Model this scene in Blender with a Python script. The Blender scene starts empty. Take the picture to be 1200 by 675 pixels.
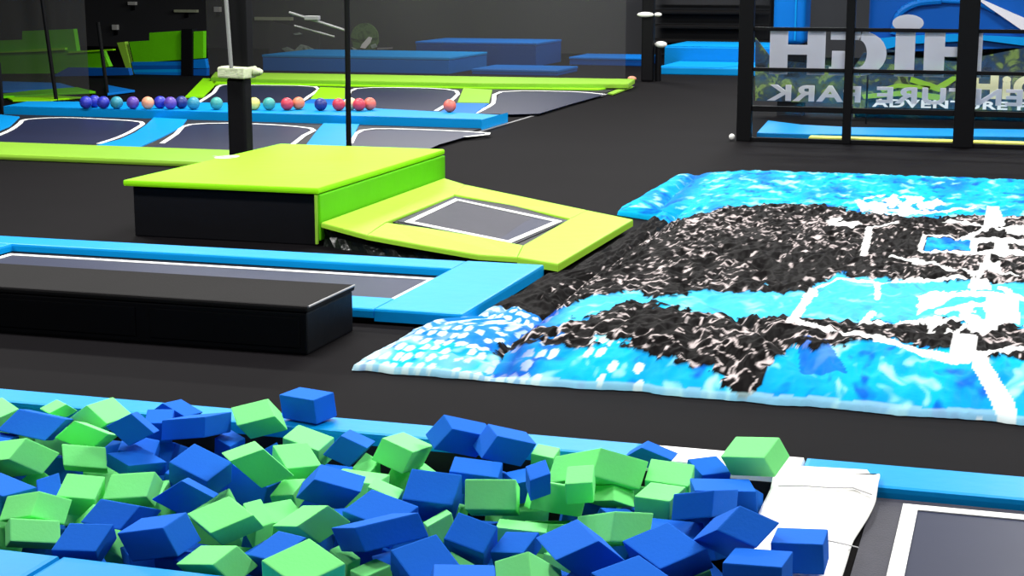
import bpy, bmesh, math, random
from mathutils import Vector, Matrix, noise
random.seed(7)
S = bpy.context.scene
COL = S.collection
# ------------------------------------------------------------------ camera (a long lens, a person's eye height, pitched down)
F, YH, H = 1916.0, -35.0, 1.85
PIT = math.atan((337.5 - YH) / F)
YAW = math.atan(605 * math.cos(PIT) / F)
FWD = Vector((-math.sin(YAW) * math.cos(PIT), math.cos(YAW) * math.cos(PIT), -math.sin(PIT)))
RGT = Vector((math.cos(YAW), math.sin(YAW), 0))
UPV = RGT.cross(FWD)
CAM = Vector((0, 0, H))
cd = bpy.data.cameras.new('camera'); cam = bpy.data.objects.new('camera', cd); COL.objects.link(cam)
cd.sensor_width = 36; cd.lens = F / 1200 * 36; cd.clip_start = .05; cd.clip_end = 200
cam.location = CAM
cam.rotation_euler = (math.pi / 2 - PIT, 0, YAW)
S.camera = cam
# measuring helpers: where a sight line meets a real plane of the hall
def ray(x, y): return FWD + RGT * ((x - 600) / F) - UPV * ((y - 337.5) / F)
def at(x, y, z=0.0):
    d = ray(x, y); return CAM + d * ((z - H) / d.z)
def aty(x, y, Y):
    d = ray(x, y); return CAM + d * (Y / d.y)
# ------------------------------------------------------------------ materials
def srgb(r, g, b):
    f = lambda c: (c / 255) / 12.92 if c / 255 <= .04045 else ((c / 255 + .055) / 1.055) ** 2.4
    return (f(r), f(g), f(b), 1)
def mat(name, col, rough=.5, spec=.5, bump=0, bscale=40, vary=0, vscale=3, metal=0, coat=0):
    m = bpy.data.materials.new(name); m.use_nodes = True
    nt = m.node_tree; p = nt.nodes['Principled BSDF']
    p.inputs['Base Color'].default_value = col
    p.inputs['Roughness'].default_value = rough
    p.inputs['Specular IOR Level'].default_value = spec
    p.inputs['Metallic'].default_value = metal
    if coat: p.inputs['Coat Weight'].default_value = coat; p.inputs['Coat Roughness'].default_value = .15
    tc = nt.nodes.new('ShaderNodeTexCoord')
    if vary:
        n = nt.nodes.new('ShaderNodeTexNoise'); n.inputs['Scale'].default_value = vscale; n.inputs['Detail'].default_value = 5
        r = nt.nodes.new('ShaderNodeMapRange'); r.inputs[3].default_value = 1 - vary; r.inputs[4].default_value = 1 + vary
        h = nt.nodes.new('ShaderNodeHueSaturation'); h.inputs['Color'].default_value = col
        nt.links.new(tc.outputs['Object'], n.inputs['Vector']); nt.links.new(n.outputs['Fac'], r.inputs[0])
        nt.links.new(r.outputs[0], h.inputs['Value']); nt.links.new(h.outputs[0], p.inputs['Base Color'])
    if bump:
        n = nt.nodes.new('ShaderNodeTexNoise'); n.inputs['Scale'].default_value = bscale; n.inputs['Detail'].default_value = 4
        b = nt.nodes.new('ShaderNodeBump'); b.inputs['Strength'].default_value = bump; b.inputs['Distance'].default_value = .02
        nt.links.new(tc.outputs['Object'], n.inputs['Vector']); nt.links.new(n.outputs['Fac'], b.inputs['Height'])
        nt.links.new(b.outputs[0], p.inputs['Normal'])
    return m
M = {}
M['floor'] = mat('black_carpet', (.0037, .0031, .0040, 1), .8, .05, .1, 300, .25, 1.2)
M['wall'] = mat('dark_wall_paint', (.040, .041, .046, 1), .8, .3, 0, 0, .25, .4)
M['ceil'] = mat('dark_ceiling', (.03, .03, .032, 1), .9, .2, 0, 0, .1, 1)
M['pit'] = mat('pit_lining', (.008, .009, .012, 1), .8, .2, 0, 0, .2, 3)
M['blue'] = mat('sky_blue_vinyl', (.001, .27, .68, 1), .42, .12, .12, 9, .06, 2)
M['blue2'] = mat('mid_blue_vinyl', (.002, .15, .54, 1), .42, .12, .12, 9, .08, 2)
M['royal'] = mat('royal_blue_vinyl', (.003, .08, .36, 1), .45, .12, .1, 6, .06, 2)
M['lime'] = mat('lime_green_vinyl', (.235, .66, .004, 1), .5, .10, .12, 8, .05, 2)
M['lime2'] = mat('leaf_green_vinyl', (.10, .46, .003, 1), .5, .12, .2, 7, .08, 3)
M['limepale'] = mat('pale_lime_vinyl', (.29, .57, .035, 1), .5, .12, .12, 8, .05, 2)
M['olive'] = mat('yellow_green_vinyl', (.22, .44, .035, 1), .5, .12, .1, 6, .08, 2)
M['fgreen'] = mat('green_foam', (.22, .86, .26, 1), .85, .12, .05, 90, .05, 5)
M['fblue'] = mat('blue_foam', (.007, .125, .62, 1), .8, .10, .05, 90, .05, 5)
M['bed'] = mat('navy_trampoline_mesh', (.012, .016, .048, 1), .42, .25, .05, 500, .15, 2)
M['bedgrey'] = mat('grey_trampoline_mesh', (.020, .025, .056, 1), .45, .12, .05, 500, .15, 2)
M['gap'] = mat('black_spring_cover', (.006, .006, .009, 1), .6, .3)
M['surround'] = mat('dark_grey_spring_mesh', (.036, .036, .052, 1), .6, .2, .2, 150, .2, 12)
M['white'] = mat('white_webbing', (.85, .86, .84, 1), .6, .3, .05, 60)
M['sheet'] = mat('white_plastic_sheet', (.93, .92, .89, 1), .35, .5, .15, 5, .03, 2)
M['blackv'] = mat('black_vinyl', (.003, .003, .0042, 1), .55, .12, .12, 8, .2, 3)
M['blackg'] = mat('glossy_black_plastic', (.012, .016, .014, 1), .22, .6, .8, 9)
M['boxtop'] = mat('charcoal_suede', (.010, .0095, .010, 1), .8, .08, .1, 90, .15, 3)
M['steel'] = mat('black_painted_steel', (.0025, .0025, .0035, 1), .55, .12, 0, 0, .1, 4)
M['grey'] = mat('grey_pipe', (.22, .22, .23, 1), .45, .5, 0, 0, .1, 6)
M['pale'] = mat('pale_green_foam_wrap', (.55, .60, .42, 1), .7, .3, .5, 25, .15, 9)
M['lamp'] = mat('white_lamp_housing', (.8, .8, .77, 1), .5, .4, 0, 0, .05, 4)
M['yellow'] = mat('yellow_edging', (.82, .80, .12, 1), .5, .4, 0, 0, .05, 3)
M['letter'] = mat('white_lettering', (.74, .70, .74, 1), .55, .3, 0, 0, .06, 5)
M['letter2'] = mat('pale_yellow_lettering', (.66, .62, .34, 1), .55, .3, 0, 0, .2, 6)
def netmat(name, dens, col):
    m = bpy.data.materials.new(name); m.use_nodes = True; nt = m.node_tree; nt.nodes.clear()
    o = nt.nodes.new('ShaderNodeOutputMaterial'); mx = nt.nodes.new('ShaderNodeMixShader')
    t = nt.nodes.new('ShaderNodeBsdfTransparent'); d = nt.nodes.new('ShaderNodeBsdfDiffuse'); d.inputs['Color'].default_value = col
    tc = nt.nodes.new('ShaderNodeTexCoord'); n = nt.nodes.new('ShaderNodeTexNoise'); n.inputs['Scale'].default_value = .6
    r = nt.nodes.new('ShaderNodeMapRange'); r.inputs[1].default_value = .3; r.inputs[2].default_value = .7
    r.inputs[3].default_value = dens - .06; r.inputs[4].default_value = dens + .06
    nt.links.new(tc.outputs['Object'], n.inputs['Vector']); nt.links.new(n.outputs['Fac'], r.inputs[0])
    nt.links.new(r.outputs[0], mx.inputs[0]); nt.links.new(t.outputs[0], mx.inputs[1]); nt.links.new(d.outputs[0], mx.inputs[2])
    nt.links.new(mx.outputs[0], o.inputs[0]); return m
M['net'] = netmat('black_netting', .44, (.07, .07, .072, 1))
M['net2'] = netmat('thin_black_netting', .40, (.022, .023, .022, 1))
M['net3'] = netmat('dense_black_netting', .52, (.06, .06, .06, 1))
def glassmat():
    m = bpy.data.materials.new('clear_acrylic'); m.use_nodes = True; nt = m.node_tree; nt.nodes.clear()
    o = nt.nodes.new('ShaderNodeOutputMaterial'); mx = nt.nodes.new('ShaderNodeMixShader')
    t = nt.nodes.new('ShaderNodeBsdfTransparent'); t.inputs[0].default_value = (.93, .95, .97, 1)
    g = nt.nodes.new('ShaderNodeBsdfGlossy'); g.inputs['Roughness'].default_value = .05
    fr = nt.nodes.new('ShaderNodeFresnel'); fr.inputs[0].default_value = 1.45
    nt.links.new(fr.outputs[0], mx.inputs[0]); nt.links.new(t.outputs[0], mx.inputs[1]); nt.links.new(g.outputs[0], mx.inputs[2])
    nt.links.new(mx.outputs[0], o.inputs[0]); return m
M['glass'] = glassmat()
def blotchmat(name, cols, scale, det=6):
    m = mat(name, (1, 1, 1, 1), .6, .3); nt = m.node_tree; p = nt.nodes['Principled BSDF']
    tc = nt.nodes.new('ShaderNodeTexCoord'); n = nt.nodes.new('ShaderNodeTexNoise'); n.inputs['Scale'].default_value = scale; n.inputs['Detail'].default_value = det
    n.inputs['Distortion'].default_value = 1.2
    cr = nt.nodes.new('ShaderNodeValToRGB'); e = cr.color_ramp.elements
    while len(e) < len(cols): e.new(.5)
    for i, c in enumerate(cols): e[i].position = .3 + .4 * i / (len(cols) - 1); e[i].color = c
    nt.links.new(tc.outputs['Object'], n.inputs['Vector']); nt.links.new(n.outputs['Fac'], cr.inputs[0]); nt.links.new(cr.outputs[0], p.inputs['Base Color'])
    return m
M['jungle'] = blotchmat('jungle_mural_print', [(.003, .006, .010, 1), (.012, .02, .03, 1), (.01, .04, .09, 1), (.03, .05, .05, 1), (.16, .24, .06, 1), (.02, .03, .012, 1)], 4.5)
M['camo'] = blotchmat('camouflage_paint', [(.03, .06, .02, 1), (.10, .18, .06, 1), (.05, .09, .03, 1)], 6)
M['splash'] = blotchmat('white_splash_paint', [(.02, .03, .03, 1), (.30, .38, .33, 1), (.45, .5, .46, 1)], 5)
# ------------------------------------------------------------------ object helpers
def tag(o, label=None, cat=None, group=None, kind=None):
    if label: o['label'] = label
    if cat: o['category'] = cat
    if group: o['group'] = group
    if kind: o['kind'] = kind
    return o
def obj(name, bm, m, parent=None, smooth=False, loc=None):
    me = bpy.data.meshes.new(name)
    bmesh.ops.recalc_face_normals(bm, faces=bm.faces)
    if loc is not None: bmesh.ops.translate(bm, verts=bm.verts, vec=-Vector(loc))
    bm.to_mesh(me); bm.free()
    me.materials.append(m)
    if smooth:
        for p in me.polygons: p.use_smooth = True
    o = bpy.data.objects.new(name, me); COL.objects.link(o)
    if loc is not None: o.location = loc
    if parent is not None:
        o.parent = parent
        if parent.location.length > 0: o.matrix_parent_inverse = Matrix.Translation(-parent.location)
    return o
def empty(name, loc=(0, 0, 0)):
    o = bpy.data.objects.new(name, None); COL.objects.link(o); o.location = loc; o.empty_display_size = .1; return o
def NB(): return bmesh.new()
def bev(bm, geom_edges, off, seg=2):
    if off: bmesh.ops.bevel(bm, geom=geom_edges, offset=off, segments=seg, affect='EDGES', profile=.6, clamp_overlap=True)
def hexa(bm, v8, off=0, seg=2):
    """v8: bottom 4 then top 4, same order round"""
    vs = [bm.verts.new(v) for v in v8]
    fs = [(3, 2, 1, 0), (4, 5, 6, 7), (0, 1, 5, 4), (1, 2, 6, 5), (2, 3, 7, 6), (3, 0, 4, 7)]
    F_ = [bm.faces.new([vs[i] for i in f]) for f in fs]
    es = list({e for f in F_ for e in f.edges})
    bmesh.ops.recalc_face_normals(bm, faces=F_)
    bev(bm, es, off, seg)
    return bm
def box(bm, x0, x1, y0, y1, z0, z1, off=.0, seg=2):
    return hexa(bm, [(x0, y0, z0), (x1, y0, z0), (x1, y1, z0), (x0, y1, z0), (x0, y0, z1), (x1, y0, z1), (x1, y1, z1), (x0, y1, z1)], off, seg)
def prism(bm, top, th, off=0):
    """polygon (3-D points) thickened straight down by th"""
    n = len(top)
    a = [bm.verts.new(p) for p in top]; b = [bm.verts.new((p[0], p[1], p[2] - th)) for p in top]
    F_ = [bm.faces.new(a), bm.faces.new(b[::-1])] + [bm.faces.new((a[i], b[i], b[(i + 1) % n], a[(i + 1) % n])) for i in range(n)]
    bmesh.ops.recalc_face_normals(bm, faces=F_)
    bev(bm, list(F_[0].edges), off)
    return bm
def ribbon(bm, pts, w, th=.004, closed=False):
    """flat strap following a line of points, thickened up"""
    pts = [Vector(p) for p in pts]; n = len(pts); L, R = [], []
    for i, p in enumerate(pts):
        a = pts[(i - 1) % n] if closed or i else p; b = pts[(i + 1) % n] if closed or i < n - 1 else p
        d1 = (p - a); d2 = (b - p)
        d1 = d1.normalized() if d1.length > 1e-6 else d2.normalized(); d2 = d2.normalized() if d2.length > 1e-6 else d1
        t = (d1 + d2); t = t.normalized() if t.length > 1e-6 else d1
        nrm = Vector((-t.y, t.x, 0)).normalized()
        k = w / 2 / max(.5, abs(nrm.dot(Vector((-d1.y, d1.x, 0)).normalized())))
        L.append(p + nrm * k); R.append(p - nrm * k)
    m = n if closed else n - 1
    up = Vector((0, 0, th))
    lv = [bm.verts.new(v + up) for v in L]; rv = [bm.verts.new(v + up) for v in R]; lb = [bm.verts.new(v) for v in L]; rb = [bm.verts.new(v) for v in R]
    for i in range(m):
        j = (i + 1) % n
        for q in ((lv[i], rv[i], rv[j], lv[j]), (lb[i], lb[j], rb[j], rb[i]), (lv[i], lv[j], lb[j], lb[i]), (rv[i], rb[i], rb[j], rv[j])): bm.faces.new(q)
    if not closed:
        bm.faces.new((lv[0], lb[0], rb[0], rv[0])); bm.faces.new((lv[-1], rv[-1], rb[-1], lb[-1]))
    return bm
def tube(bm, a, b, r, n=12):
    a, b = Vector(a), Vector(b); d = (b - a); q = d.to_track_quat('Z', 'Y').to_matrix().to_4x4()
    bmesh.ops.create_cone(bm, cap_ends=True, segments=n, radius1=r, radius2=r, depth=d.length, matrix=Matrix.Translation((a + b) / 2) @ q)
    return bm
def ball(bm, c, r, seg=20, sc=(1, 1, 1)):
    bmesh.ops.create_uvsphere(bm, u_segments=seg, v_segments=seg // 2, radius=r, matrix=Matrix.Translation(c) @ Matrix.Diagonal((*sc, 1)))
    return bm
def smoothpath(p, k=4):
    p = [Vector(q) for q in p]; out = []
    for i in range(len(p) - 1):
        a, b, c, d = p[max(i - 1, 0)], p[i], p[i + 1], p[min(i + 2, len(p) - 1)]
        for j in range(k):
            t = j / k
            out.append(.5 * (2 * b + (c - a) * t + (2 * a - 5 * b + 4 * c - d) * t * t + (3 * b - a - 3 * c + d) * t ** 3))
    return out + [p[-1]]
LY_ROWS, LX_ROWS, LE, EXPO = (3.0, 7.5, 12.5, 18.5, 24.5, 31.0), (-9.5, -4.0, 1.5), 330.0, 0.0
# ================================================================== THE SETTING
XL, XR, YF, YB, ZC = -26.0, 7.0, -3.0, 36.0, 4.6
PX0, PX1, PY0, PY1, PD = -4.9, -0.78, 4.24, 5.79, .36            # the foam pit's opening
bm = NB()
def quad(bm, *p): bm.faces.new([bm.verts.new(v) for v in p])
xs = [XL, PX0, PX1, XR]; ys = [YF, PY0, PY1, YB]
for i in range(3):
    for j in range(3):
        if i == 1 and j == 1: continue
        quad(bm, (xs[i], ys[j], 0), (xs[i + 1], ys[j], 0), (xs[i + 1], ys[j + 1], 0), (xs[i], ys[j + 1], 0))
bmesh.ops.remove_doubles(bm, verts=bm.verts, dist=1e-4)
tag(obj('floor', bm, M['floor']), kind='structure')
bm = NB()
for a, b in (((PX0, PY0), (PX1, PY0)), ((PX1, PY0), (PX1, PY1)), ((PX1, PY1), (PX0, PY1)), ((PX0, PY1), (PX0, PY0))):
    quad(bm, (*a, 0), (*b, 0), (*b, -PD), (*a, -PD))
quad(bm, (PX0, PY0, -PD), (PX1, PY0, -PD), (PX1, PY1, -PD), (PX0, PY1, -PD))
bmesh.ops.remove_doubles(bm, verts=bm.verts, dist=1e-4)
tag(obj('floor_pit_lining', bm, M['pit']), kind='structure')
tag(obj('ceiling', box(NB(), XL, XR, YF, YB, ZC, ZC + .1), M['ceil']), kind='structure')
tag(obj('wall_back', box(NB(), XL, XR, YB, YB + .1, 0, ZC), M['wall']), kind='structure')
tag(obj('wall_left', box(NB(), XL - .1, XL, YF, YB, 0, ZC), M['wall']), kind='structure')
tag(obj('wall_right', box(NB(), XR, XR + .1, YF, YB, 0, ZC), M['wall']), kind='structure')
tag(obj('wall_front', box(NB(), XL, XR, YF - .1, YF, 0, ZC), M['wall']), kind='structure')
# ================================================================== FOAM PIT
BLOCKS = [
('g',-3.8790,5.4749,0.0685,(51,133,24,-101,32,34,-30,36,-98)),
('b',-3.5998,5.3379,0.1076,(205,10,-27,-46,-86,-67,-79,175,-54)),
('g',-3.7302,5.6971,0.0641,(57,44,33,-78,49,3,9,68,-46)),
('g',-3.4529,5.5698,0.0899,(-85,-6,71,7,188,-13,-89,5,-65)),
('g',-3.3770,5.3409,0.0782,(104,69,-63,-81,-17,-70,-76,196,-66)),
('g',-3.4859,5.0454,0.0689,(-29,-78,-62,81,88,-76,-211,107,-63)),
('g',-3.2868,5.1765,0.0444,(134,83,-26,-33,49,67,-74,121,-62)),
('b',-3.0799,5.1824,0.1785,(72,35,-79,-90,-31,-49,-63,151,-37)),
('b',-3.1196,5.2813,0.0425,(128,41,-28,28,-99,-36,-31,41,-96)),
('b',-3.0396,5.1279,0.0606,(84,130,-16,-105,29,31,-39,53,-70)),
('b',-3.1805,5.6773,0.0970,(85,25,-55,-3,159,-24,-86,17,-62)),
('b',-2.9844,5.4939,0.1114,(-4,-4,-82,-185,-3,-28,12,197,-31)),
('b',-2.8943,5.5865,0.0027,(18,99,9,89,-46,-16,-20,25,-96)),
('g',-2.8022,5.6683,0.1091,(140,51,36,-61,70,50,6,102,-83)),
('b',-2.6966,5.9004,0.1128,(5,18,-105,-173,48,-2,35,127,4)),
('g',-2.5628,5.6010,0.0312,(21,106,26,-157,16,35,-22,44,-97)),
('g',-2.4787,5.3077,0.0587,(87,-66,-63,-97,-94,6,-34,56,-88)),
('g',-2.5240,5.0839,0.1192,(108,50,40,-72,75,3,59,125,-132)),
('b',-2.7578,5.0904,0.0674,(162,-22,-51,-37,-127,-38,-31,49,-93)),
('b',-2.6717,4.8222,0.0675,(88,59,-71,-108,-18,-72,-63,160,-43)),
('g',-3.0755,4.8058,0.0384,(128,41,-13,12,-94,-54,-39,57,-88)),
('g',-2.9116,4.8820,0.0478,(-162,-23,-18,-6,78,69,-16,85,-66)),
('g',-3.1492,4.9165,-0.0617,(92,20,11,1,29,90,-55,133,-42)),
('g',-3.1477,4.6361,0.0314,(8,-68,-66,-162,47,-50,55,113,-62)),
('g',-3.0525,4.4698,0.0123,(126,94,-27,-29,46,61,-120,142,-83)),
('b',-3.3412,4.7210,0.0414,(48,134,-5,-169,32,30,-32,34,-92)),
('b',-2.7897,4.3646,0.0412,(-147,-24,-3,11,98,60,-33,71,-76)),
('b',-2.8085,4.6258,0.0474,(-43,-65,-67,-166,27,0,-7,153,-65)),
('b',-2.5699,4.4561,0.0578,(-174,13,-42,1,155,1,44,14,-97)),
('g',-2.4365,4.6584,0.0590,(-126,75,30,115,85,46,1,80,-71)),
('g',-2.3084,4.3450,0.0314,(-166,70,-42,40,93,34,48,45,-78)),
('b',-2.1557,4.4555,0.0387,(50,132,39,-106,21,4,-23,52,-89)),
('g',-2.1486,4.7021,0.0629,(-85,-64,-60,-153,135,-59,53,61,-72)),
('g',-1.9112,4.1231,0.1336,(-133,43,49,89,140,29,-25,54,-85)),
('g',-2.4451,5.1720,-0.0138,(-95,7,-16,7,96,33,-13,60,-79)),
('g',-2.3737,4.9405,-0.0269,(82,-60,-40,-83,-95,0,-36,53,-90)),
('b',-2.2378,5.0739,0.0657,(-139,-81,58,-34,134,13,-77,7,-78)),
('b',-2.3716,5.5571,0.0593,(97,26,-48,-68,-19,-77,-42,187,-30)),
('g',-2.1577,5.5644,0.0583,(-123,-2,45,-1,221,-37,-44,-4,-88)),
('g',-2.2808,5.5038,-0.0214,(81,-56,-11,-25,-80,-40,-16,45,-96)),
('g',-2.0539,5.1098,0.0291,(106,12,-40,18,-106,-1,-27,26,-90)),
('b',-1.8930,5.1647,0.0357,(176,30,-15,-2,-95,-83,-38,112,-111)),
('b',-1.9504,4.8199,0.0621,(182,-37,-31,-55,-127,-42,-22,54,-91)),
('b',-1.8608,4.5872,0.1032,(161,137,21,33,5,-79,-146,152,-67)),
('b',-1.6423,4.4251,0.0591,(110,107,26,117,-75,-80,-31,74,-95)),
('g',-1.9942,4.6089,-0.0293,(-78,34,30,2,101,-15,-16,15,-85)),
('g',-1.8536,4.4996,-0.0196,(-78,67,-10,55,85,15,-2,27,-86)),
('b',-1.9550,5.6426,0.1185,(119,146,-64,-75,-2,-86,-64,81,30)),
('b',-1.7632,5.5909,0.1150,(124,92,-47,-58,-12,-89,-85,146,0)),
('b',-1.8029,5.3776,0.0505,(175,29,-16,15,-104,-25,-16,44,-94)),
('b',-1.6380,5.4262,0.0194,(71,77,4,77,-74,-10,-10,37,-93)),
('g',-1.6621,5.1392,0.0621,(168,43,2,-12,40,94,-52,213,-97)),
('g',-1.4636,5.2349,0.0513,(-18,-29,-95,169,57,-31,-72,177,-55)),
('b',-1.6023,4.7265,0.0487,(132,2,-36,-22,-83,-65,-35,109,-108)),
('g',-1.4992,4.9599,0.0010,(165,26,-10,-20,102,-5,-3,23,-85)),
('b',-1.4594,4.7547,0.0304,(114,-11,13,27,90,42,-10,74,-77)),
('b',-1.2323,4.6859,0.0809,(-120,190,-5,129,30,66,69,64,-80)),
('g',-1.3432,4.5148,0.0303,(31,-69,-64,-114,16,-51,64,142,-104)),
('g',-1.3689,5.4434,0.0886,(-18,-57,-88,141,140,-79,-202,124,-86)),
('g',-1.6334,5.6942,0.0326,(92,-12,-6,-3,108,9,-11,31,-95)),
('g',-1.3405,5.1013,0.1527,(91,17,10,18,-93,-33,-7,48,-87)),
('g',-1.3103,5.3864,0.0247,(18,-69,-36,-116,25,-22,57,75,-43)),
('g',-1.2012,4.9972,0.0435,(-5,-43,-89,-155,110,-69,100,127,-37)),
('b',-1.2284,5.6930,0.0923,(109,37,-50,-77,34,-57,2,102,-2)),
('g',-1.1181,5.5075,0.0568,(158,6,-11,-1,-96,-52,-12,62,-94)),
('g',-1.1113,5.3120,0.0468,(-130,29,-4,37,99,25,-9,49,-92)),
('b',-1.0049,5.6413,0.0551,(93,71,1,70,-76,-32,-18,56,-90)),
('g',-0.8281,5.5858,0.1557,(-167,79,-33,40,88,54,33,53,-83)),
('b',-0.9050,5.3867,0.0642,(-52,175,-14,202,48,1,3,23,-90)),
('b',-0.9244,5.1475,0.1079,(-1,-26,-83,-141,32,-37,51,182,-49)),
('b',-0.8409,5.5899,-0.0320,(73,14,-45,13,-100,-46,-25,63,-87)),
('b',-0.7590,4.7475,0.1648,(122,2,-44,57,84,57,-108,178,-108)),
('b',-0.9682,4.7620,0.0657,(-143,98,41,125,99,43,12,67,-84)),
('b',-1.0187,4.4994,0.0521,(-126,72,39,119,119,26,-11,61,-89)),
('b',-0.6545,4.5345,0.1242,(-172,6,-8,11,163,-8,0,6,-99)),
('b',-0.5611,4.7638,0.1210,(-155,-7,-8,-6,187,-16,6,5,-98)),
('b',-1.1930,5.4288,-0.0333,(-131,19,-21,9,103,4,15,20,-56)),
('b',-1.4571,4.2041,0.1082,(162,78,-13,79,-225,20,-28,11,-79)),
('b',-3.6995,5.1957,0.0462,(6,121,5,-143,-3,9,-21,26,-95)),
('b',-3.2533,4.8810,-0.0029,(60,56,16,56,-72,-54,-40,56,-85)),
('g',-2.3992,4.8135,-0.0008,(22,92,-10,75,-57,-61,-25,28,-92)),
('g',-1.8098,5.0072,-0.0202,(-64,129,-35,66,61,35,14,14,-83)),
('b',-3.1579,5.5122,0.0903,(97,40,-2,40,-98,-28,-23,36,-97)),
('b',-1.4770,5.0614,0.1669,(58,48,16,42,-85,-21,-10,39,-86)),
('b',-2.6394,5.3349,-0.0590,(48,179,1,-163,44,61,56,-16,160)),
('g',-2.2402,5.3121,-0.0524,(184,12,-10,-13,179,-18,8,18,169)),
('g',-3.7328,5.5839,-0.0617,(-158,95,-14,-93,-150,38,8,37,166)),
('b',-1.1643,4.6761,-0.0742,(-177,52,-15,-47,-170,-37,-23,-30,166)),
('b',-2.8684,5.2396,-0.0617,(177,11,-51,-6,179,19,48,-16,162)),
('b',-3.5173,5.2776,-0.0782,(65,163,-60,-168,63,-12,10,56,160)),
('b',-3.2024,5.5784,-0.0798,(-8,168,-77,-179,1,21,18,71,153)),
('b',-1.8596,5.6027,-0.0736,(148,97,-53,-104,144,-30,24,51,160)),
('b',-1.0179,5.1125,-0.0627,(180,39,-14,-37,176,12,15,-8,169)),
('b',-2.1074,4.9162,-0.0700,(-122,135,33,-132,-122,8,26,-17,167)),
('g',-1.4750,5.1737,-0.1087,(183,26,10,-22,173,-46,-15,41,164)),
('b',-2.6826,4.6227,-0.1199,(138,121,25,-113,136,-34,-38,10,165)),
('b',-1.2278,5.2393,-0.0899,(62,166,-52,-151,76,63,73,20,152)),
('g',-3.4018,5.0383,-0.1132,(82,138,92,-161,72,36,-9,-91,143)),
('b',-2.4706,4.5063,-0.0901,(-173,64,-17,-63,-169,4,-14,9,169)),
('b',-3.4814,5.5646,-0.1111,(-176,53,-17,-53,-172,9,-12,13,169)),
('b',-1.8256,4.7496,-0.1140,(154,96,38,-95,153,-4,-32,-15,166)),
('g',-1.2307,5.6545,-0.1062,(-184,22,-1,-21,-169,58,6,55,161)),
('g',-2.1303,5.6272,-0.1153,(52,170,-51,-156,66,61,70,25,153)),
('g',-1.6094,4.6071,-0.1015,(46,161,80,-166,14,67,49,-83,140)),
('g',-0.9511,4.8169,-0.0836,(130,120,52,-125,129,13,-27,-42,163)),
('g',-3.3311,4.5995,-0.0986,(92,149,-61,-153,95,2,31,46,161)),
('g',-1.9330,5.3062,-0.1153,(-21,175,-55,-177,-12,30,24,53,160)),
('g',-2.6869,5.0457,-0.1166,(-59,175,2,-155,-52,-75,-67,-24,154)),
('b',-1.4139,5.4535,-0.1195,(175,46,-38,-56,154,-75,12,78,151)),
('b',-2.2254,4.6092,-0.0866,(-2,185,-13,-180,-3,-4,-4,12,170)),
('g',-2.9585,4.7017,-0.1069,(-72,150,81,-132,2,-122,-94,-100,100)),
('b',-2.7630,5.6141,-0.1031,(-101,135,-77,-114,-123,-65,-93,11,142)),
('g',-2.9656,5.0329,-0.0905,(178,47,21,-48,173,16,-15,-20,168)),
('b',-0.9512,5.4495,-0.0966,(-146,99,-57,-104,-147,10,-37,37,162)),
('g',-1.2908,4.9294,-0.1184,(-161,90,-3,-88,-156,15,4,14,169)),
('b',-2.5028,5.6627,-0.1585,(-6,184,-13,-180,-6,3,2,12,170)),
('g',-3.2784,5.3156,-0.1293,(156,100,-2,-87,138,76,40,-59,154)),
('b',-1.6880,5.1489,-0.1474,(33,181,16,-176,34,-20,-22,-11,168)),
('b',-2.8447,4.4235,-0.1521,(-135,120,41,-121,-132,-12,21,-33,165)),
('b',-3.2040,4.7647,-0.1578,(-178,49,9,-41,-163,65,24,57,158)),
('b',-1.3655,4.7259,-0.1285,(-169,74,17,-73,-164,-15,9,-19,169)),
('b',-2.4574,5.0566,-0.1595,(175,23,-55,-10,175,43,54,-36,157)),
('g',-1.6781,5.4672,-0.1257,(-105,148,34,-146,-105,5,22,-23,167)),
('b',-1.9610,5.0952,-0.1726,(170,27,-68,1,167,68,68,-59,144)),
('b',-1.6137,4.9484,-0.1838,(185,11,-3,-10,178,27,4,-25,168)),
('g',-2.4061,4.7914,-0.1993,(159,89,-33,-84,107,-118,-36,110,125)),
('b',-0.9706,5.2087,-0.2374,(154,101,12,-99,150,10,-4,-14,169)),
]
blk = {}
for i, (c, cx, cy, cz, e) in enumerate(BLOCKS):
    E = [Vector(e[0:3]) / 1000, Vector(e[3:6]) / 1000, Vector(e[6:9]) / 1000]
    b0 = -(E[0] + E[1] + E[2]) / 2
    bm = NB()
    hexa(bm, [b0, b0 + E[0], b0 + E[0] + E[1], b0 + E[1], b0 + E[2], b0 + E[0] + E[2], b0 + E[0] + E[1] + E[2], b0 + E[1] + E[2]], .005, 2)
    o = obj('foam_block', bm, M['fgreen' if c == 'g' else 'fblue'])
    o.location = (cx, cy, cz)
    blk[i] = o
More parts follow.
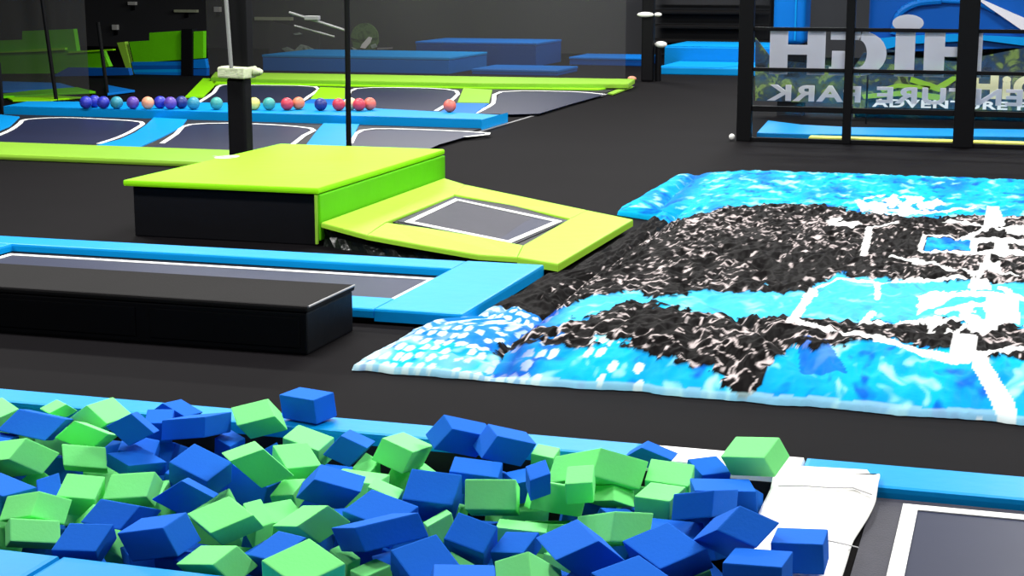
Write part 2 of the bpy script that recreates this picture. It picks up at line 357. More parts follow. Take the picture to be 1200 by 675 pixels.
LABELS = [
[
"leftmost green foam block in the second row from the far blue pad",
"green foam blocks in the pit"
],
[
"second blue foam block from the left in the middle row of the pit",
"blue foam blocks in the pit"
],
[
"second green foam block from the left in the second row from the far blue pad",
"green foam blocks in the pit"
],
[
"third green foam block from the left in the second row from the far blue pad",
"green foam blocks in the pit"
],
[
"second green foam block from the left in the middle row of the pit",
"green foam blocks in the pit"
],
[
"leftmost green foam block in the second row from the near pad",
"green foam blocks in the pit"
],
[
"leftmost green foam block in the middle row of the pit",
"green foam blocks in the pit"
],
[
"third blue foam block from the left in the middle row of the pit",
"blue foam blocks in the pit"
],
[
"fifth blue foam block from the left in the middle row of the pit",
"blue foam blocks in the pit"
],
[
"fourth blue foam block from the left in the middle row of the pit",
"blue foam blocks in the pit"
],
[
"second blue foam block from the left in the second row from the far blue pad",
"blue foam blocks in the pit"
],
[
"third blue foam block from the left in the second row from the far blue pad",
"blue foam blocks in the pit"
],
[
"fourth blue foam block from the left in the second row from the far blue pad",
"blue foam blocks in the pit"
],
[
"pale topped green foam block just left of the highest perched blue block",
"green foam blocks in the pit"
],
[
"blue foam block perched on the far blue pad, standing highest left of centre",
"blue foam blocks in the pit"
],
[
"fourth green foam block from the left in the second row from the far blue pad",
"green foam blocks in the pit"
],
[
"fifth green foam block from the left in the middle row of the pit",
"green foam blocks in the pit"
],
[
"third green foam block from the left in the middle row of the pit",
"green foam blocks in the pit"
],
[
"sixth blue foam block from the left in the middle row of the pit",
"blue foam blocks in the pit"
],
[
"third blue foam block from the left in the second row from the near pad",
"blue foam blocks in the pit"
],
[
"second green foam block from the left in the second row from the near pad",
"green foam blocks in the pit"
],
[
"fourth green foam block from the left in the second row from the near pad",
"green foam blocks in the pit"
],
[
"third green foam block from the left in the second row from the near pad",
"green foam blocks in the pit"
],
[
"second green foam block from the left in the front row by the near pad",
"green foam blocks in the pit"
],
[
"leftmost green foam block in the front row by the near pad",
"green foam blocks in the pit"
],
[
"leftmost blue foam block in the second row from the near pad",
"blue foam blocks in the pit"
],
[
"leftmost blue foam block in the front row by the near pad",
"blue foam blocks in the pit"
],
[
"second blue foam block from the left in the front row by the near pad",
"blue foam blocks in the pit"
],
[
"large dark sided blue foam block resting beside the light blue near pad seam",
"blue foam blocks in the pit"
],
[
"fifth green foam block from the left in the second row from the near pad",
"green foam blocks in the pit"
],
[
"third green foam block from the left in the front row by the near pad",
"green foam blocks in the pit"
],
[
"third blue foam block from the left in the front row by the near pad",
"blue foam blocks in the pit"
],
[
"eighth green foam block from the left in the second row from the near pad",
"green foam blocks in the pit"
],
[
"fourth green foam block from the left in the front row by the near pad",
"green foam blocks in the pit"
],
[
"fourth green foam block from the left in the middle row of the pit",
"green foam blocks in the pit"
],
[
"seventh green foam block from the left in the second row from the near pad",
"green foam blocks in the pit"
],
[
"seventh blue foam block from the left in the middle row of the pit",
"blue foam blocks in the pit"
],
[
"fifth blue foam block from the left in the second row from the far blue pad",
"blue foam blocks in the pit"
],
[
"sixth green foam block from the left in the second row from the far blue pad",
"green foam blocks in the pit"
],
[
"fifth green foam block from the left in the second row from the far blue pad",
"green foam blocks in the pit"
],
[
"sixth green foam block from the left in the middle row of the pit",
"green foam blocks in the pit"
],
[
"eighth blue foam block from the left in the middle row of the pit",
"blue foam blocks in the pit"
],
[
"fourth blue foam block from the left in the second row from the near pad",
"blue foam blocks in the pit"
],
[
"fourth blue foam block from the left in the front row by the near pad",
"blue foam blocks in the pit"
],
[
"fifth blue foam block from the left in the front row by the near pad",
"blue foam blocks in the pit"
],
[
"fifth green foam block from the left in the front row by the near pad",
"green foam blocks in the pit"
],
[
"sixth green foam block from the left in the front row by the near pad",
"green foam blocks in the pit"
],
[
"left one of the two aligned blue foam blocks by the far pad",
"blue foam blocks in the pit"
],
[
"right one of the two aligned blue foam blocks by the far pad",
"blue foam blocks in the pit"
],
[
"ninth blue foam block from the left in the middle row of the pit",
"blue foam blocks in the pit"
],
[
"sixth blue foam block from the left in the second row from the far blue pad",
"blue foam blocks in the pit"
],
[
"green foam block with square face turned straight to the viewer mid pit",
"green foam blocks in the pit"
],
[
"seventh green foam block from the left in the middle row of the pit",
"green foam blocks in the pit"
],
[
"fifth blue foam block from the left in the second row from the near pad",
"blue foam blocks in the pit"
],
[
"tenth green foam block from the left in the second row from the near pad",
"green foam blocks in the pit"
],
[
"sixth blue foam block from the left in the second row from the near pad",
"blue foam blocks in the pit"
],
[
"seventh blue foam block from the left in the second row from the near pad",
"blue foam blocks in the pit"
],
[
"rightmost green foam block in the front row by the near pad",
"green foam blocks in the pit"
],
[
"eighth green foam block from the left in the second row from the far blue pad",
"green foam blocks in the pit"
],
[
"seventh green foam block from the left in the second row from the far blue pad",
"green foam blocks in the pit"
],
[
"eighth green foam block from the left in the middle row of the pit",
"green foam blocks in the pit"
],
[
"ninth green foam block from the left in the middle row of the pit",
"green foam blocks in the pit"
],
[
"rightmost green foam block in the second row from the near pad",
"green foam blocks in the pit"
],
[
"eighth blue foam block from the left in the second row from the far blue pad",
"blue foam blocks in the pit"
],
[
"rightmost green foam block in the second row from the far blue pad",
"green foam blocks in the pit"
],
[
"rightmost green foam block in the middle row of the pit",
"green foam blocks in the pit"
],
[
"ninth blue foam block from the left in the second row from the far blue pad",
"blue foam blocks in the pit"
],
[
"lone green foam block sitting on the white sheeted pad at the pit corner",
"green foam blocks in the pit"
],
[
"rightmost blue foam block in the middle row of the pit",
"blue foam blocks in the pit"
],
[
"eleventh blue foam block from the left in the middle row of the pit",
"blue foam blocks in the pit"
],
[
"rightmost blue foam block in the second row from the far blue pad",
"blue foam blocks in the pit"
],
[
"rightmost blue foam block in the second row from the near pad",
"blue foam blocks in the pit"
],
[
"eighth blue foam block from the left in the second row from the near pad",
"blue foam blocks in the pit"
],
[
"rightmost blue foam block in the front row by the near pad",
"blue foam blocks in the pit"
],
[
"blue foam block at the bottom edge just left of the white plastic sheet",
"blue foam blocks in the pit"
],
[
"blue foam block lying on the white plastic sheet",
"blue foam blocks in the pit"
],
[
"seventh blue foam block from the left in the second row from the far blue pad",
"blue foam blocks in the pit"
],
[
"sixth blue foam block from the left in the front row by the near pad",
"blue foam blocks in the pit"
],
[
"leftmost blue foam block in the middle row of the pit",
"blue foam blocks in the pit"
],
[
"second blue foam block from the left in the second row from the near pad",
"blue foam blocks in the pit"
],
[
"sixth green foam block from the left in the second row from the near pad",
"green foam blocks in the pit"
],
[
"ninth green foam block from the left in the second row from the near pad",
"green foam blocks in the pit"
],
[
"leftmost blue foam block in the second row from the far blue pad",
"blue foam blocks in the pit"
],
[
"tenth blue foam block from the left in the middle row of the pit",
"blue foam blocks in the pit"
],
[
"third half buried blue foam block from the left mid pit",
"blue foam blocks in the pit"
],
[
"second half buried green foam block from the left mid pit",
"green foam blocks in the pit"
],
[
"leftmost half buried green foam block near the far pad",
"green foam blocks in the pit"
],
[
"rightmost half buried blue foam block nearer the front",
"blue foam blocks in the pit"
],
[
"second half buried blue foam block from the left mid pit",
"blue foam blocks in the pit"
],
[
"leftmost half buried blue foam block mid pit",
"blue foam blocks in the pit"
],
[
"second half buried blue foam block from the left near the far pad",
"blue foam blocks in the pit"
],
[
"fifth half buried blue foam block from the left near the far pad",
"blue foam blocks in the pit"
],
[
"eighth half buried blue foam block from the left mid pit",
"blue foam blocks in the pit"
],
[
"second half buried blue foam block from the left nearer the front",
"blue foam blocks in the pit"
],
[
"rightmost half buried green foam block mid pit",
"green foam blocks in the pit"
],
[
"second half buried blue foam block from the left at the near pad",
"blue foam blocks in the pit"
],
[
"seventh half buried blue foam block from the left mid pit",
"blue foam blocks in the pit"
],
[
"leftmost half buried green foam block nearer the front",
"green foam blocks in the pit"
],
[
"third half buried blue foam block from the left at the near pad",
"blue foam blocks in the pit"
],
[
"leftmost half buried blue foam block near the far pad",
"blue foam blocks in the pit"
],
[
"third half buried blue foam block from the left nearer the front",
"blue foam blocks in the pit"
],
[
"rightmost half buried green foam block near the far pad",
"green foam blocks in the pit"
],
[
"second half buried green foam block from the left near the far pad",
"green foam blocks in the pit"
],
[
"rightmost half buried green foam block at the near pad",
"green foam blocks in the pit"
],
[
"rightmost half buried green foam block nearer the front",
"green foam blocks in the pit"
],
[
"leftmost half buried green foam block at the near pad",
"green foam blocks in the pit"
],
[
"third half buried green foam block from the left mid pit",
"green foam blocks in the pit"
],
[
"fourth half buried green foam block from the left nearer the front",
"green foam blocks in the pit"
],
[
"sixth half buried blue foam block from the left near the far pad",
"blue foam blocks in the pit"
],
[
"rightmost half buried blue foam block at the near pad",
"blue foam blocks in the pit"
],
[
"second half buried green foam block from the left nearer the front",
"green foam blocks in the pit"
],
[
"third half buried blue foam block from the left near the far pad",
"blue foam blocks in the pit"
],
[
"third half buried green foam block from the left nearer the front",
"green foam blocks in the pit"
],
[
"rightmost half buried blue foam block near the far pad",
"blue foam blocks in the pit"
],
[
"sixth half buried green foam block from the left nearer the front",
"green foam blocks in the pit"
],
[
"fourth half buried blue foam block from the left near the far pad",
"blue foam blocks in the pit"
],
[
"leftmost half buried green foam block mid pit",
"green foam blocks in the pit"
],
[
"sixth half buried blue foam block from the left mid pit",
"blue foam blocks in the pit"
],
[
"leftmost half buried blue foam block at the near pad",
"blue foam blocks in the pit"
],
[
"leftmost half buried blue foam block nearer the front",
"blue foam blocks in the pit"
],
[
"fifth half buried blue foam block from the left nearer the front",
"blue foam blocks in the pit"
],
[
"fourth half buried blue foam block from the left mid pit",
"blue foam blocks in the pit"
],
[
"third half buried green foam block from the left near the far pad",
"green foam blocks in the pit"
],
[
"fifth half buried blue foam block from the left mid pit",
"blue foam blocks in the pit"
],
[
"fourth half buried blue foam block from the left nearer the front",
"blue foam blocks in the pit"
],
[
"fifth half buried green foam block from the left nearer the front",
"green foam blocks in the pit"
],
[
"rightmost half buried blue foam block mid pit",
"blue foam blocks in the pit"
]
]
for i, (l, g) in enumerate(LABELS): tag(blk[i], l, 'foam block', g)

# pads round the pit
def pad(name, label, top, th, m, cat='pad', off=.018, group=None):
    return tag(obj(name, prism(NB(), top, th, off), M[m]), label, cat, group)
def rect(x0, x1, y0, y1, z): return [(x0, y0, z), (x1, y0, z), (x1, y1, z), (x0, y1, z)]
pad('edge_pad', 'long bright blue pad along the far edge of the foam pit', rect(-4.95, -1.32, 5.795, 5.99, .05), .05, 'blue')
pad('edge_pad', 'white sheeted pad under the lone green foam block at the pit corner', rect(-1.315, -.70, 5.795, 5.99, .05), .05, 'sheet')
a, b = at(68, 653, .05), at(35, 673, .05)
sx = (a.x + b.x) / 2
pad('edge_pad', 'light blue pad at the bottom left corner, left of the seam', rect(-4.95, sx - .006, 3.3, 4.235, .05), .05, 'blue', group='pads along the near pit edge')
pad('edge_pad', 'light blue pad on the near pit edge, right of the seam', rect(sx + .006, -.8, 3.3, 4.235, .05), .05, 'blue', group='pads along the near pit edge')
# right trampoline
t = empty('trampoline', (.9, 4.2, 0)); tag(t, 'navy trampoline with white border line in the lower right corner', 'trampoline')
p0 = prism(NB(), [(-.695, 5.80, .05), (-.66, 5.70, .05), (3, 5.70, .05), (3, 5.99, .05), (-.695, 5.99, .05)], .05, .02)
obj('edge_pad', p0, M['blue'], t)
obj('spring_cover', prism(NB(), rect(-.42, 3, 2.2, 5.69, .012), .012), M['surround'], t)
obj('bed', prism(NB(), rect(-.30, 2.9, 2.3, 5.60, .020), .007), M['bedgrey'], t)
obj('border_line', ribbon(NB(), [(-.285, 2.3, .021), (-.285, 5.585, .021), (2.9, 5.585, .021)], .052), M['white'], t)
# white sheet over the divider between the pit and that trampoline
def drape(outline_left, outline_right, n, m, zf):
    bm = NB(); L = smoothpath(outline_left, 6); R = smoothpath(outline_right, 6)
    k = 60; rows = []
    rs = lambda l: [l[int(i * (len(l) - 1) / (k - 1))].lerp(l[min(len(l) - 1, int(i * (len(l) - 1) / (k - 1)) + 1)], (i * (len(l) - 1) / (k - 1)) % 1) for i in range(k)]
    L = rs(L); R = rs(R)
    for i in range(k):
        rows.append([bm.verts.new((*(q_ := L[i].lerp(R[i], j / m)).xy, max(zf(i / (k - 1), j / m), min(.068, .030 + .038 * (q_.y - 5.62) / .07)))) for j in range(m + 1)])
    for i in range(k - 1):
        for j in range(m): bm.faces.new((rows[i][j], rows[i][j + 1], rows[i + 1][j + 1], rows[i + 1][j]))
    return bm
def G2(x, y, z=.02): v = at(x, y, z); return (v.x, v.y, 0)
Rt = [G2(1016, 553, .062), G2(1022, 560, .06), G2(1030, 571), G2(1029, 580), G2(1020, 606), G2(1003, 631), G2(996, 650), G2(988, 676), G2(975, 715)]
Lf = [(-.775, 5.79, 0), (-.775, 5.74, 0), (-.775, 5.68, 0), (-.775, 5.6, 0), (-.775, 5.4, 0), (-.775, 5.15, 0), (-.775, 4.95, 0), (-.775, 4.7, 0), (-.775, 4.42, 0)]
def zf(u, v):
    r = .030 * math.exp(-((v - .5) / .42) ** 6) * (.7 + .3 * math.sin(v * 3.1))
    return .028 + r * .5 + .006 * noise.noise(Vector((u * 9, v * 5, 1))) + .01 * max(0, 1 - abs(u - .17) / .05) * .6
bm = drape(Lf, Rt, 0, 26, zf)
sh = obj('plastic_sheet', bm, M['sheet'], smooth=True); md = sh.modifiers.new('thick', 'SOLIDIFY'); md.thickness = .005; md.offset = 0
if sh.data.polygons[len(sh.data.polygons) // 2].normal.z < 0: sh.data.flip_normals()
tag(sh, 'crumpled white plastic sheet between the foam pit and the right trampoline', 'sheet')
# thin grey ribbons laid on the sheet, drawing the shade of its folds
fl = ribbon(NB(), [at(912, 570, .056), at(940, 569.5, .056), at(975, 572, .056), at(1000, 572, .054), at(1022, 580, .045)], .009, .002)
obj('fold_shade', fl, M['grey'], sh)
fl = ribbon(NB(), [at(971, 634, .054), at(990, 638, .050), at(1006, 642, .040)], .008, .002)
obj('fold_shade', fl, M['grey'], sh)
# ================================================================== BLUE TRAMPOLINE, VAULT BOX
t = empty('trampoline', (-4.6, 8.7, 0)); tag(t, 'low blue padded rectangular trampoline behind the long black box', 'trampoline')
ZT = .085
x0, x1, y0, y1 = -6.62, -2.72, 7.90, 9.43
obj('frame', box(NB(), x0 + .05, x1 - .30, y0 + .06, y1 - .03, 0, .03), M['gap'], t)
obj('pad', prism(NB(), rect(x0, x1 - .50, 9.16, y1, ZT), .05, .015), M['blue'], t)
obj('pad', prism(NB(), rect(x0, x1 - .50, y0, 8.21, ZT), .05, .015), M['blue'], t)
obj('pad', prism(NB(), rect(x1 - .495, x1, y0, y1, ZT + .003), .07, .015), M['blue'], t)
obj('pad', prism(NB(), rect(x0, x0 + .34, 8.215, 9.155, ZT), .05, .015), M['blue'], t)
obj('bed', prism(NB(), rect(x0 + .42, x1 - .57, 8.25, 9.02, .045), .014), M['bedgrey'], t)
obj('border_line', ribbon(NB(), [(x0 + .45, 8.27, .046), (x0 + .45, 8.98, .046), (x1 - .555, 8.98, .046), (x1 - .555, 8.27, .046)], .042, closed=True), M['white'], t)
t = empty('vault_box', (-4.5, 7.4, 0)); tag(t, 'long low black box lying in front of the blue trampoline', 'box')
vz = .235
obj('body', box(NB(), -6.0, -3.26, 7.14, 7.72, 0, vz - .02, .012), M['blackv'], t)
obj('top', box(NB(), -6.01, -3.25, 7.13, 7.73, vz - .02, vz + .012, .012), M['boxtop'], t)
for k in range(1, 3):
    xa = -5.92 + k * .90
    obj('front_panel', box(NB(), xa, xa + .82, 7.134, 7.142, .035, vz - .05, .003), M['blackv'], t)
obj('edge_piping', tube(NB(), (-3.25, 7.14, vz + .008), (-3.25, 7.72, vz + .008), .006, 8), M['grey'], t)
# ================================================================== GREEN PLATFORM AND RAMP
GX0, GX1, GY0, GY1, GZ = -5.97, -4.50, 10.12, 12.66, .405
t = empty('jump_platform', (-5.2, 11.4, 0)); tag(t, 'low platform with flat lime green top and black front', 'platform')
obj('body', box(NB(), GX0 + .03, GX1 - .035, GY0 + .02, GY1 - .02, 0, GZ - .05, .01), M['blackv'], t)
obj('top_pad', box(NB(), GX0 - .02, GX1 + .0, GY0 - .03, GY1, GZ - .045, GZ, .016), M['lime'], t)
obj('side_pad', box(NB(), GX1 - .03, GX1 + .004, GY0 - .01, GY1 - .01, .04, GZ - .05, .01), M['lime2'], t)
bm = NB(); tube(bm, (GX1 - .02, GY0 - .02, .02), (GX1 - .02, GY0 - .02, GZ - .05), .012, 10)
obj('corner_piping', bm, M['olive'], t)
c = at(262, 184, GZ)
bm = NB(); bmesh.ops.create_circle(bm, cap_ends=True, segments=24, radius=1, matrix=Matrix.Translation((c.x + .03, c.y, GZ + .002)) @ Matrix.Diagonal((.09, .13, 1, 1)))  # pale oval on the platform top, small grey dots over it
stk = obj('pale_patch', bm, M['pale'], t)
for px in (252, 262, 271):
    d = at(px, 183.5 + (px % 2), GZ)
    bm = NB(); bmesh.ops.create_circle(bm, cap_ends=True, segments=10, radius=.022, matrix=Matrix.Translation((d.x, d.y, GZ + .004)))
    obj('grey_dot', bm, M['grey'], stk)
# ramp: panels traced on a gently falling surface
t = empty('ramp_trampoline', (-3.6, 11, 0)); tag(t, 'sloping square trampoline with lime green pads leaning on the platform', 'ramp trampoline')
def ramp_z(x): # height falls from the platform side to the right, flattening out
    u = min(1, max(0, (x + 4.47) / 1.0)); return .175 - .075 * (u * (1.6 - .6 * u)) if u < 1 else .10
def rp(px, py, dz=0):
    z = .13
    for _ in range(12): z = ramp_z(at(px, py, z + dz).x)
    return at(px, py, z + dz)
A, Bq, Cq, D = rp(386, 261), rp(511, 208), rp(742, 257), rp(654, 309)
ai, bi, ci, di = rp(462, 256), rp(531, 229), rp(667, 256), rp(596, 284)    # inner hole
Ac = A.copy(); Ac.x = GX1 + .012; Bc = Bq.copy(); Bc.x = GX1 + .012
mid_n = rp(430, 275); s_n = rp(606, 301); s_f = rp(688, 246)
obj('pad', prism(NB(), [Ac, mid_n, rp(451, 260.5), bi, rp(545, 216), Bc], .035, .012), M['limepale'], t)
obj('pad', prism(NB(), [mid_n, rp(490, 286), rp(560, 298), s_n, rp(613, 287), rp(560, 277), rp(500, 267), rp(452, 260.5)], .035, .012), M['limepale'], t)
obj('pad', prism(NB(), [rp(545, 216), s_f, rp(668, 256), rp(600, 240), rp(531, 227.5)][::-1], .035, .012), M['limepale'], t)
obj('pad', prism(NB(), [s_n, D, Cq, s_f, rp(668, 256), rp(613, 287)], .05, .012), M['limepale'], t)
hole = [rp(455, 259, -.022), rp(531, 226, -.022), rp(676, 257, -.022), rp(606, 292, -.022)]
obj('spring_cover', prism(NB(), hole, .01), M['gap'], t)
sp = [rp(466, 259, -.012), rp(533, 230, -.012), rp(666, 258, -.012), rp(600, 287, -.012)]
obj('spring_web', prism(NB(), sp, .006), M['surround'], t)
lin = [rp(479, 260.5, -.010), rp(535, 234.5, -.010), rp(654, 260, -.010), rp(597, 284, -.010)]
obj('bed', prism(NB(), lin, .005), M['bedgrey'], t)
obj('border_line', ribbon(NB(), [v + Vector((0, 0, .002)) for v in lin], .05, .004, True), M['white'], t)
bm = NB()  # black skirt that closes the near side of the ramp
top_e = [Ac, mid_n, rp(490, 286), rp(560, 298), s_n]
N = []
for i, v in enumerate(smoothpath(top_e, 6)):
    w = .012 * math.sin(i * 1.7)
    N.append((bm.verts.new((v.x, v.y + .03 + w, v.z - .03)), bm.verts.new((v.x, v.y + .06 - w, (v.z - .03) * .5)), bm.verts.new((v.x, v.y + .03 + w, .0))))
for p, q in zip(N, N[1:]):
    for k in range(2): bm.faces.new((p[k], p[k + 1], q[k + 1], q[k]))
bmesh.ops.solidify(bm, geom=bm.faces[:], thickness=.006)
obj('skirt', bm, M['blackg'], t)
obj('foot_frame', box(NB(), -4.35, -2.85, 10.25, 11.35, 0, .05, .01), M['steel'], t)
# ================================================================== LANDING AIRBAG
# the printed cover: height and colour worked out per vertex of a fine grid in floor-plan metres
BX0, BX1, BY0_, BY1_ = -2.93, 3.2, 6.92, 14.66
def A2(pts, z=.12): return [tuple(at(x, y, z).xy) for x, y in pts]
def interp(l, x):
    if x <= l[0][0]: return l[0][1]
    for (a, b), (c, d) in zip(l, l[1:]):
        if x <= c: return b + (d - b) * (x - a) / max(1e-6, c - a)
    return l[-1][1]
def fN(x, y, s, seed=0, o=3): return noise.fractal(Vector((x * s, y * s, seed)), 1.0, 2.0, o)
def mono(l):
    l = sorted(l); return l
b1 = mono(A2([(600, 398), (640, 397), (690, 401), (740, 408), (790, 420), (850, 431), (884, 441), (903, 425), (925, 412), (960, 414), (1000, 415), (1045, 410), (1110, 422), (1150, 424), (1200, 430)]) + [(3.3, 7.6)])
b2 = mono(A2([(640, 384), (690, 378), (722, 368), (753, 362), (786, 372), (826, 376), (857, 379), (900, 380), (935, 385), (1007, 386), (1080, 388), (1200, 392)]) + [(3.3, 8.2)])
b3 = mono(A2([(640, 362), (663, 358), (703, 349), (743, 351), (774, 356), (821, 353), (857, 352), (900, 349), (948, 350), (957, 340), (980, 333), (1028, 337), (1200, 340)]) + [(3.3, 9.2)])
b4 = mono(A2([(730, 264), (744, 256), (796, 260), (827, 254), (858, 250), (889, 247), (930, 248), (966, 247), (996, 253), (1048, 261), (1091, 263), (1127, 261), (1200, 262)]) + [(3.3, 12.0)])
CY, DB, WH, BK, TE, NV = (.003, .34, .62), (.003, .10, .46), (.72, .72, .72), (.0045, .004, .0042), (.03, .36, .50), (.006, .03, .30)
def mix(a, b, t): t = min(1, max(0, t)); return tuple(p + (q - p) * t for p, q in zip(a, b))
def seg(ps, w, z=.14, closed=False):
    q = A2(ps, z); q = q + [q[0]] if closed else q
    return [(q[i], q[i + 1], w) for i in range(len(q) - 1)]
LINES = []
for ps, w in (([(1012, 304), (1019, 272)], .035), ([(1019, 272), (1050, 267)], .022), ([(930, 253), (965, 266), (1008, 268)], .03), ([(965, 266), (985, 262)], .03),
              ([(1078, 300), (1083, 281), (1200, 287)], .022), ([(1078, 300), (1200, 305)], .022), ([(1044, 306), (1120, 320)], .022), ([(1120, 320), (1150, 327)], .018),
              ([(953, 344), (927, 383)], .04), ([(957, 340), (985, 331), (1030, 337), (1100, 333), (1140, 331)], .018), ([(1028, 338), (1028, 354)], .022), ([(1012, 385), (1073, 386)], .02), ([(1008, 386), (1022, 372)], .025),
              ([(927, 383), (960, 391), (1000, 399), (1060, 410), (1113, 423), (1145, 421), (1200, 415)], .022), ([(1107, 264), (1200, 276)], .03), ([(1130, 285), (1175, 262)], .03),
              ([(1160, 300), (1140, 345)], .02), ([(1172, 342), (1200, 356)], .03), ([(1148, 427), (1165, 440), (1184, 455)], .05), ([(1148, 459), (1166, 467), (1190, 476)], .05), ([(1110, 350), (1165, 352)], .025),
              ([(1085, 360), (1110, 352)], .03), ([(1100, 372), (1130, 364), (1170, 361)], .03), ([(1160, 322), (1200, 330)], .02), ([(1040, 250), (1100, 252), (1140, 246)], .03)):
    LINES += seg(ps, w)
POLYS = [A2(p, .14) for p in ([(1148, 311), (1172, 312), (1172, 323), (1147, 322)], [(1138, 332), (1160, 334), (1162, 344), (1134, 343)], [(1118, 397), (1144, 398), (1144, 424), (1112, 422)],
         [(1156, 245), (1170, 245), (1178, 268), (1152, 270)], [(1176, 270), (1200, 270), (1200, 282), (1180, 280)], [(968, 265), (1008, 266), (1000, 271), (972, 270)])]
RINGS = [(A2([(1141, 288), (1169, 288), (1169, 301), (1141, 301)], .14), .02), (A2([(1176, 288), (1210, 289), (1210, 303), (1176, 301)], .14), .025)]
BLUEBOX = A2([(1086, 284), (1141, 286), (1141, 300), (1083, 299)], .14)
MESS = A2([(1074, 350), (1110, 344), (1160, 346), (1193, 352), (1195, 388), (1160, 397), (1090, 398), (1075, 390)], .14)
MESS2 = A2([(1001, 240), (1040, 234), (1090, 236), (1108, 244), (1085, 256), (1040, 262), (1010, 256)], .12)
def inside(p, poly):
    c = False; j = len(poly) - 1
    for i in range(len(poly)):
        (xi, yi), (xj, yj) = poly[i], poly[j]
        if (yi > p[1]) != (yj > p[1]) and p[0] < (xj - xi) * (p[1] - yi) / (yj - yi) + xi: c = not c
        j = i
    return c
# distances are judged with depth squeezed, since the strokes were painted broader across than along
def sd(p, a, b, k=.30):
    ax, ay, bx, by, px, py = a[0], a[1] * k, b[0], b[1] * k, p[0], p[1] * k
    dx, dy = bx - ax, by - ay; L = dx * dx + dy * dy
    t = 0 if L == 0 else max(0, min(1, ((px - ax) * dx + (py - ay) * dy) / L))
    return math.hypot(px - ax - dx * t, py - ay - dy * t)
VAL = [(6.9, -2.25), (7.4, -2.30), (8.36, -2.40), (9.75, -2.47), (11.14, -2.48), (12.2, -2.6), (14.7, -2.75)]
def bag_z(x, y):
    v = interp(VAL, y)
    e = min(1, (y - BY0_) / .55, (BY1_ - y) / .7); e = max(0, e); e = e ** .6
    lip = min(1, (x - BX0) / .12)
    z = .015 + .085 * e
    if x < v: z = .03 + .05 * min(1, (v - x) / .25) * e * lip + .005
    else: z += .06 * e * min(1, (x - v) / .5)
    z -= .05 * math.exp(-((x - v) / .07) ** 2) * e
    # a fold running across the near side
    fx = interp([(7.0, -.75), (7.9, -1.25), (8.4, -1.55)], y)
    if 7.0 < y < 8.4: z -= .05 * math.exp(-((x - fx) / .06) ** 2) * math.sin((y - 7.0) / 1.4 * math.pi)
    return z
def region(x, y):
    """0..1 how black the print is here"""
    n = .10 * fN(x, y, 5, 3) + .05 * fN(x, y, 17, 9)
    yy = y + n * 1.6
    band1 = interp(b1, x) < yy < interp(b2, x)
    band2 = interp(b3, x) < yy < interp(b4, x)
    lim = -2.62 + .25 * n if y > 8.5 else -2.36 + .4 * n
    return (band1 or band2) and x > lim
